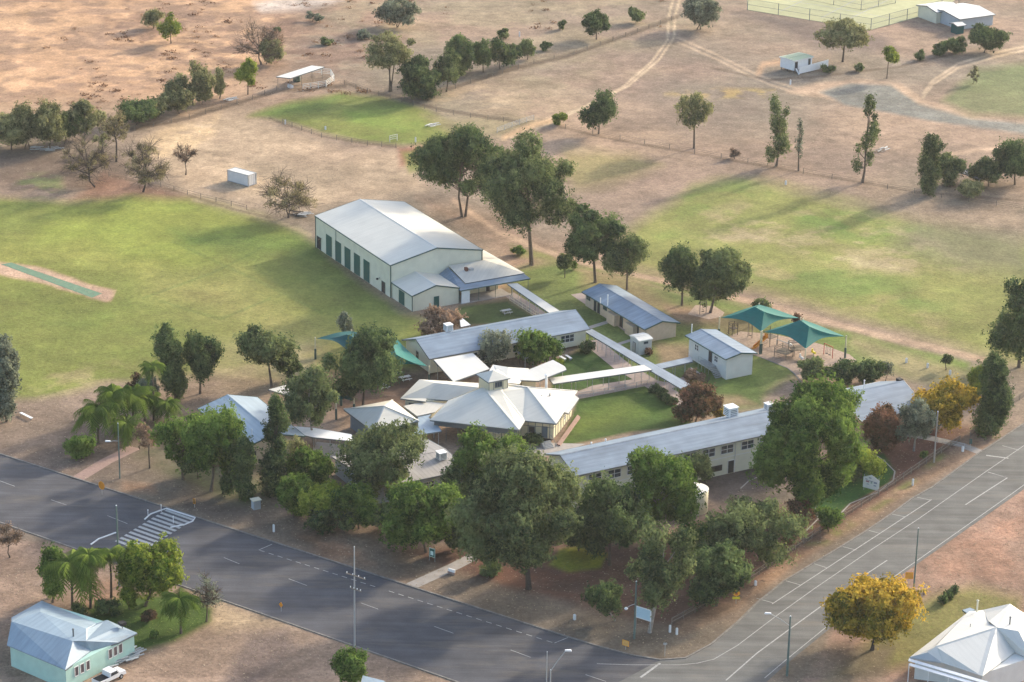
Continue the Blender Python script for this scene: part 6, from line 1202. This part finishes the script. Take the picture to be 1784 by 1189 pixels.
T(800, 960, 900, 44, 'low', 'dark', 'dark shrub beside the entrance path', name=SH); T(852, 1000, 955, 44, 'bush', 'dark', 'dark shrub on the street side of the entrance path', name=SH)
# --- corner garden
T(921, 1026, 778, 202, 'round', 'gum', 'giant grey green spreading tree at the street corner with a thick dark trunk', cx=905, name=ST, bark=BARKD, base=.2, group=GR5)
T(1062, 985, 815, 112, 'gum', 'dark', 'dark tree behind and right of the giant corner tree', cx=1058, name=GT, group=GR5, base=.12); T(1150, 938, 772, 134, 'gum', 'green', 'tall bright green gum partly hiding the cream water tank', cx=1140, name=GT, group=GR5, base=.12, bark=BARKP)
T(1212, 850, 790, 46, 'round', 'gum', 'small grey green tree against the wing wall above the tank', cx=1214, name=ST, group=GR5); T(1132, 1102, 912, 106, 'gum', 'gum', 'olive gum with a white trunk right of the corner board sign', cx=1152, name=GT, group=GR5, bark=BARKP, base=.34)
T(1071, 1082, 1006, 56, 'gum', 'dark', 'small young tree with pale stem left of the corner power pole', cx=1052, name=ST, group=GR5, bark=BARKP); T(1248, 1056, 945, 92, 'low', 'dark', 'dense dark green rounded tree behind the orange crossing sign', name=ST, group=GR5)
T(1335, 990, 856, 145, 'gum', 'gum', 'wide grey green gum at the fence above the street corner', cx=1298, name=GT, group=GR5, base=.15); T(1200, 990, 900, 70, 'gum', 'green', 'green tree filling the gap between the tank gum and the fence gum', cx=1205, name=ST, group=GR5)
T(1090, 930, 868, 56, 'open', 'grey', 'pale blossomy shrub tree left of the cream water tank', name=ST, dens=1.5, base=.1); T(1372, 962, 908, 38, 'open', 'pink', 'dry pinkish shrub on the right flank of the fence gum', name=SH, dens=2, base=.05)
T(1008, 960, 900, 56, 'gum', 'dark', 'dark tree filling the space right of the giant corner tree trunk', name=ST, group=GR5)
T(1385, 887, 645, 156, 'round', 'green', 'giant dark green gum rising over the long street side wing', cx=1400, name=GT, base=.06, bark=BARKD, dens=1.1); T(1462, 798, 652, 92, 'gum', 'green', 'tall gum merging with the right side of the giant dark green one', cx=1448, name=GT, bark=BARKD, base=.35)
T(1395, 917, 862, 50, 'open', 'red', 'reddish brown shrub at the foot of the giant dark green gum', name=SH, dens=2.4, base=.05); T(1448, 822, 786, 36, 'open', 'red', 'brownish shrub right of the giant dark green gum', name=SH, dens=2.5, base=.05)
T(1443, 928, 884, 40, 'bush', 'green', 'small round green bush on the lawn beside the fence', name=SH); T(1500, 834, 766, 62, 'low', 'lime', 'lime topped rounded bush above the house shaped sign', cx=1502, name=SH); T(1483, 838, 792, 40, 'low', 'dark', 'dark green bush left of the lime topped one', name=SH)
T(1547, 782, 697, 62, 'low', 'red', 'reddish brown topped dark tree in front of the tan brick building', cx=1534, name=ST); T(1592, 786, 684, 58, 'gum', 'grey', 'grey green tree with pale trunk beside the reddish topped one', name=GT, bark=BARKP, base=.2)
T(1632, 752, 656, 100, 'round', 'gold', 'wide yellow olive tree right of the tan brick building', cx=1645, name=ST, base=.15, dens=.9); T(1722, 758, 618, 58, 'column', 'dark', 'tall dark column shaped tree at the right edge by the street', cx=1728, name=GT, base=.1)
T(1700, 690, 632, 34, 'low', 'lime', 'bright lime green tree left of the dark column tree', name=ST); T(1775, 640, 488, 110, 'gum', 'dark', 'big dark tree cut by the right edge beside the sports field', name=GT); T(1648, 645, 616, 20, 'round', 'gum', 'tiny tree in the field near the three posts', name=ST, base=.4)
T(1412, 664, 625, 48, 'low', 'gum', 'grey green bush at the left end of the hedge below the playground', name=SH); T(1468, 670, 626, 56, 'low', 'dark', 'dark round bush in the middle of the hedge below the playground', name=SH); T(1510, 672, 626, 56, 'low', 'dark', 'dark green bush at the right of the hedge below the playground', name=SH); T(1543, 664, 624, 28, 'open', 'grey', 'grey wispy bush at the right end of the playground hedge', name=SH, dens=2, base=.05)
T(1212, 735, 665, 74, 'low', 'red', 'reddish round bush at the lower end of the long grey walkway', cx=1213, name=SH); T(1258, 732, 708, 30, 'bush', 'gold', 'small yellow bush beside the white roof cooler', name=SH)
for i, (x, y) in enumerate(((1140, 684), (1150, 691), (1160, 698), (1170, 705))): T(x, y, y-15, 20, 'bush', 'dark', ['uppermost', 'second', 'third', 'lowest'][i]+' clump of the clipped dark hedge beside the long grey walkway', name='hedge_bush', group='clipped hedge beside the walkway')
T(1232, 668, 644, 36, 'bush', 'pink', 'low dry shrub against the small white raised building', cx=1210, name=SH); T(1131, 618, 606, 12, 'bush', 'red', 'small reddish plant at the foot of the pale shed', name=SH)
T(930, 775, 752, 26, 'bush', 'dark', 'dark shrub under the right eave of the central building', name=SH); T(1000, 470, 452, 12, 'bush', 'green', 'little bush beside the dirt track', cx=1000, name=SH); T(902, 444, 428, 26, 'bush', 'green', 'flat green bush between the hall and the giant pale gum', cx=905, name=SH)
# --- south side
for x, y, t_, w_, l in ((126, 1060, 955, 76, 'dense drooping palm left of the leafy tree in the bottom left yard'), (158, 1060, 945, 48, 'palm with dark crown in the bottom left yard'), (194, 1042, 945, 42, 'palm closest to the tall green pole'), (315, 1104, 1022, 56, 'small palm alone on the lawn by the mint green house')): palm(x, y, t_, w_*1.15, l, group='palms in the bottom left yard')
T(92, 1050, 950, 48, 'gum', 'green', 'leafy tree at the left side of the yard palms', name=ST); T(254, 1056, 922, 98, 'round', 'lime', 'bright leafy tree in the yard beside the zebra crossing', cx=264, name=ST, base=.12)
T(225, 1062, 1022, 42, 'bush', 'lime', 'yellow green shrub under the leafy yard tree', name=SH); T(188, 1070, 1044, 44, 'bush', 'dark', 'dark shrub bed behind the mint green house', name=SH); T(140, 1072, 1052, 34, 'bush', 'dark', 'dark shrub against the back of the mint green house', name=SH)
T(258, 1082, 1062, 22, 'bush', 'red', 'brown shrub in the middle of the yard lawn', name=SH); T(268, 1112, 1098, 14, 'bush', 'green', 'small green plant on the yard lawn', name=SH)
T(360, 1083, 990, 52, 'bare', 'grey', 'leafless forked tree on the corner of the yard lawn', name=BT, bark=BARK); T(17, 972, 905, 46, 'bare', 'pink', 'pale leafless tree at the far left edge across the street', name=BT)
T(612, 1200, 1128, 58, 'round', 'green', 'small round green tree at the bottom edge below the power pole', name=ST); T(1520, 1132, 990, 166, 'round', 'gold', 'big golden yellow tree by the main street', cx=1522, name=ST, base=.1, bark=BARKD, dens=.9)
for i, (x, y) in enumerate(((1640, 1052), (1652, 1044), (1662, 1036))): T(x, y, y-16, 14, 'bush', 'dark', ['lower', 'middle', 'upper'][i]+' one of three dark shrubs along the garden edge right of the golden tree', name=SH)
T(1598, 1060, 1044, 12, 'bush', 'dark', 'dark shrub at the end of the brown paling fence', cx=1588, name=SH); T(1610, 800, 786, 12, 'bush', 'green', 'small green plant in the mulch by the fence', name=SH)
# short tufts that give the lawns, ovals and bare ground their nap
rng = np.random.RandomState(23); N = 170000; tx = rng.uniform(-135, 135, N); ty = rng.uniform(332, 700, N)
keep = rng.rand(N) < np.clip(1.25-(ty-332)/420, .35, 1); tx, ty = tx[keep], ty[keep]
ix = np.clip(np.searchsorted(gx, tx), 0, nx-1); iy = np.clip(np.searchsorted(gy, ty), 0, ny-1); gi = iy*nx+ix; qx, qy, gg = PXx[gi], PXy[gi], GR[gi]
road = ((qy > 795+.322*(qx-27)) & (qy < 916+.349*qx) & (qx < 1200)) | (sd_poly(qx, qy, [(980, 1105), (1195, 1143), (1322, 1045), (1511, 921), (1708, 785), (1900, 650), (1900, 790), (1551, 1022), (1335, 1200), (980, 1300)]) < 0)
core = sd_poly(qx, qy, [(540, 620), (700, 560), (880, 480), (1010, 480), (1200, 530), (1500, 560), (1500, 640), (1620, 700), (1500, 790), (1250, 860), (980, 880), (560, 860), (400, 800), (400, 690), (540, 690)]) < 0
vis = (qx > -40) & (qx < 1824) & (qy < 1240)
def nap(name, sel, s0, s1, m_, hh, label, cat):
    x, y = tx[sel], ty[sel]; n = len(x); sz = rng.uniform(s0, s1, n); c = np.stack([x, y, sz*hh], 1); o = np.tile([0, 0, 3.], (n, 1)); v_, f_ = leaves(c, o, 1.0, rng); v_ = c.repeat(4, 0) + (v_-c.repeat(4, 0))*sz.repeat(4)[:, None]; v_[:, 2] = np.maximum(v_[:, 2], .012)
    h_ = thing(name+'_origin', (0, 0, 0), None, None); o_ = add_mesh(name, v_, f_, m_, h_, rng.uniform(0, .9, n)); o_.parent = None; bpy.data.objects.remove(h_); tag(o_, label, cat, None, 'stuff')
nap('grass_tufts', vis & ~road & ~core & (gg > .55), .07, .15, leafmat('leaf_grass', (.10, .14, .045, 1), (.30, .33, .11, 1), .3), .25, 'short green tufts across the ovals and lawns', 'grass')
nap('dry_grass', vis & ~road & ~core & (gg < .3), .07, .17, leafmat('leaf_straw', (.15, .11, .075, 1), (.46, .37, .26, 1), .2), .25, 'short straw and litter across the bare ground', 'dry grass')
# dry tufts over the bare paddock
rng = np.random.RandomState(11); VV = []; FF = []; TT = []
for i in range(900):
    x, y = rng.uniform(60, 1180), rng.uniform(-10, 190)
    if y > 40+ .0*x and x > 700 and rng.rand() < .8: continue
    if fbm(np.array([x*1.0]), np.array([y*2.0]), 60, 4)[0] < .5: continue
    if y > 165-.0*x and x > 430: continue
    if x > 640 and y > 60: continue
    p = G(x, y); s = rng.uniform(.35, 1.0)**1.3; n = int(26*s)+6; c = np.array([p.x, p.y, .12*s])+rng.normal(size=(n, 3))*np.array([.75, .75, .22])*s; c[:, 2] = np.abs(c[:, 2]); o = np.tile([0, 0, 1.], (n, 1)); v_, f_ = leaves(c, o, .3*s, rng); FF.append(f_+sum(len(q) for q in VV) if VV else f_); VV.append(v_); TT.append(np.full(n, rng.uniform(0, .8)))
tuf = thing('dry_tufts', (0, 0, 0), None, None); tm_ = leafmat('leaf_dry', (.16, .08, .045, 1), (.34, .20, .11, 1), .1)
to = add_mesh('dry_tufts', np.concatenate(VV), np.concatenate(FF), tm_, tuf, np.concatenate(TT)); to.parent = None; bpy.data.objects.remove(tuf); to.name = 'dry_tufts'; tag(to, 'reddish dry tufts scattered over the bare paddocks', 'dry grass', None, 'stuff')

# ------------------------------------------------------------------ air
hz = MB().hexa([Vector((x, y, -1)) for x, y in ((-3500, -3000), (3500, -3000), (3500, 3800), (-3500, 3800))], [Vector((x, y, 186)) for x, y in ((-3500, -3000), (3500, -3000), (3500, 3800), (-3500, 3800))])
hm = bpy.data.materials.new('haze_air'); hm.use_nodes = True; t = hm.node_tree; t.nodes.remove(t.nodes['Principled BSDF']); pv_ = t.nodes.new('ShaderNodeVolumePrincipled'); pv_.inputs['Color'].default_value = (.93, .94, .97, 1); pv_.inputs['Density'].default_value = .00005; pv_.inputs['Anisotropy'].default_value = .3
t.links.new(pv_.outputs[0], t.nodes['Material Output'].inputs['Volume']); ho_ = hz.build('haze', hm); tag(ho_, kind='stuff')
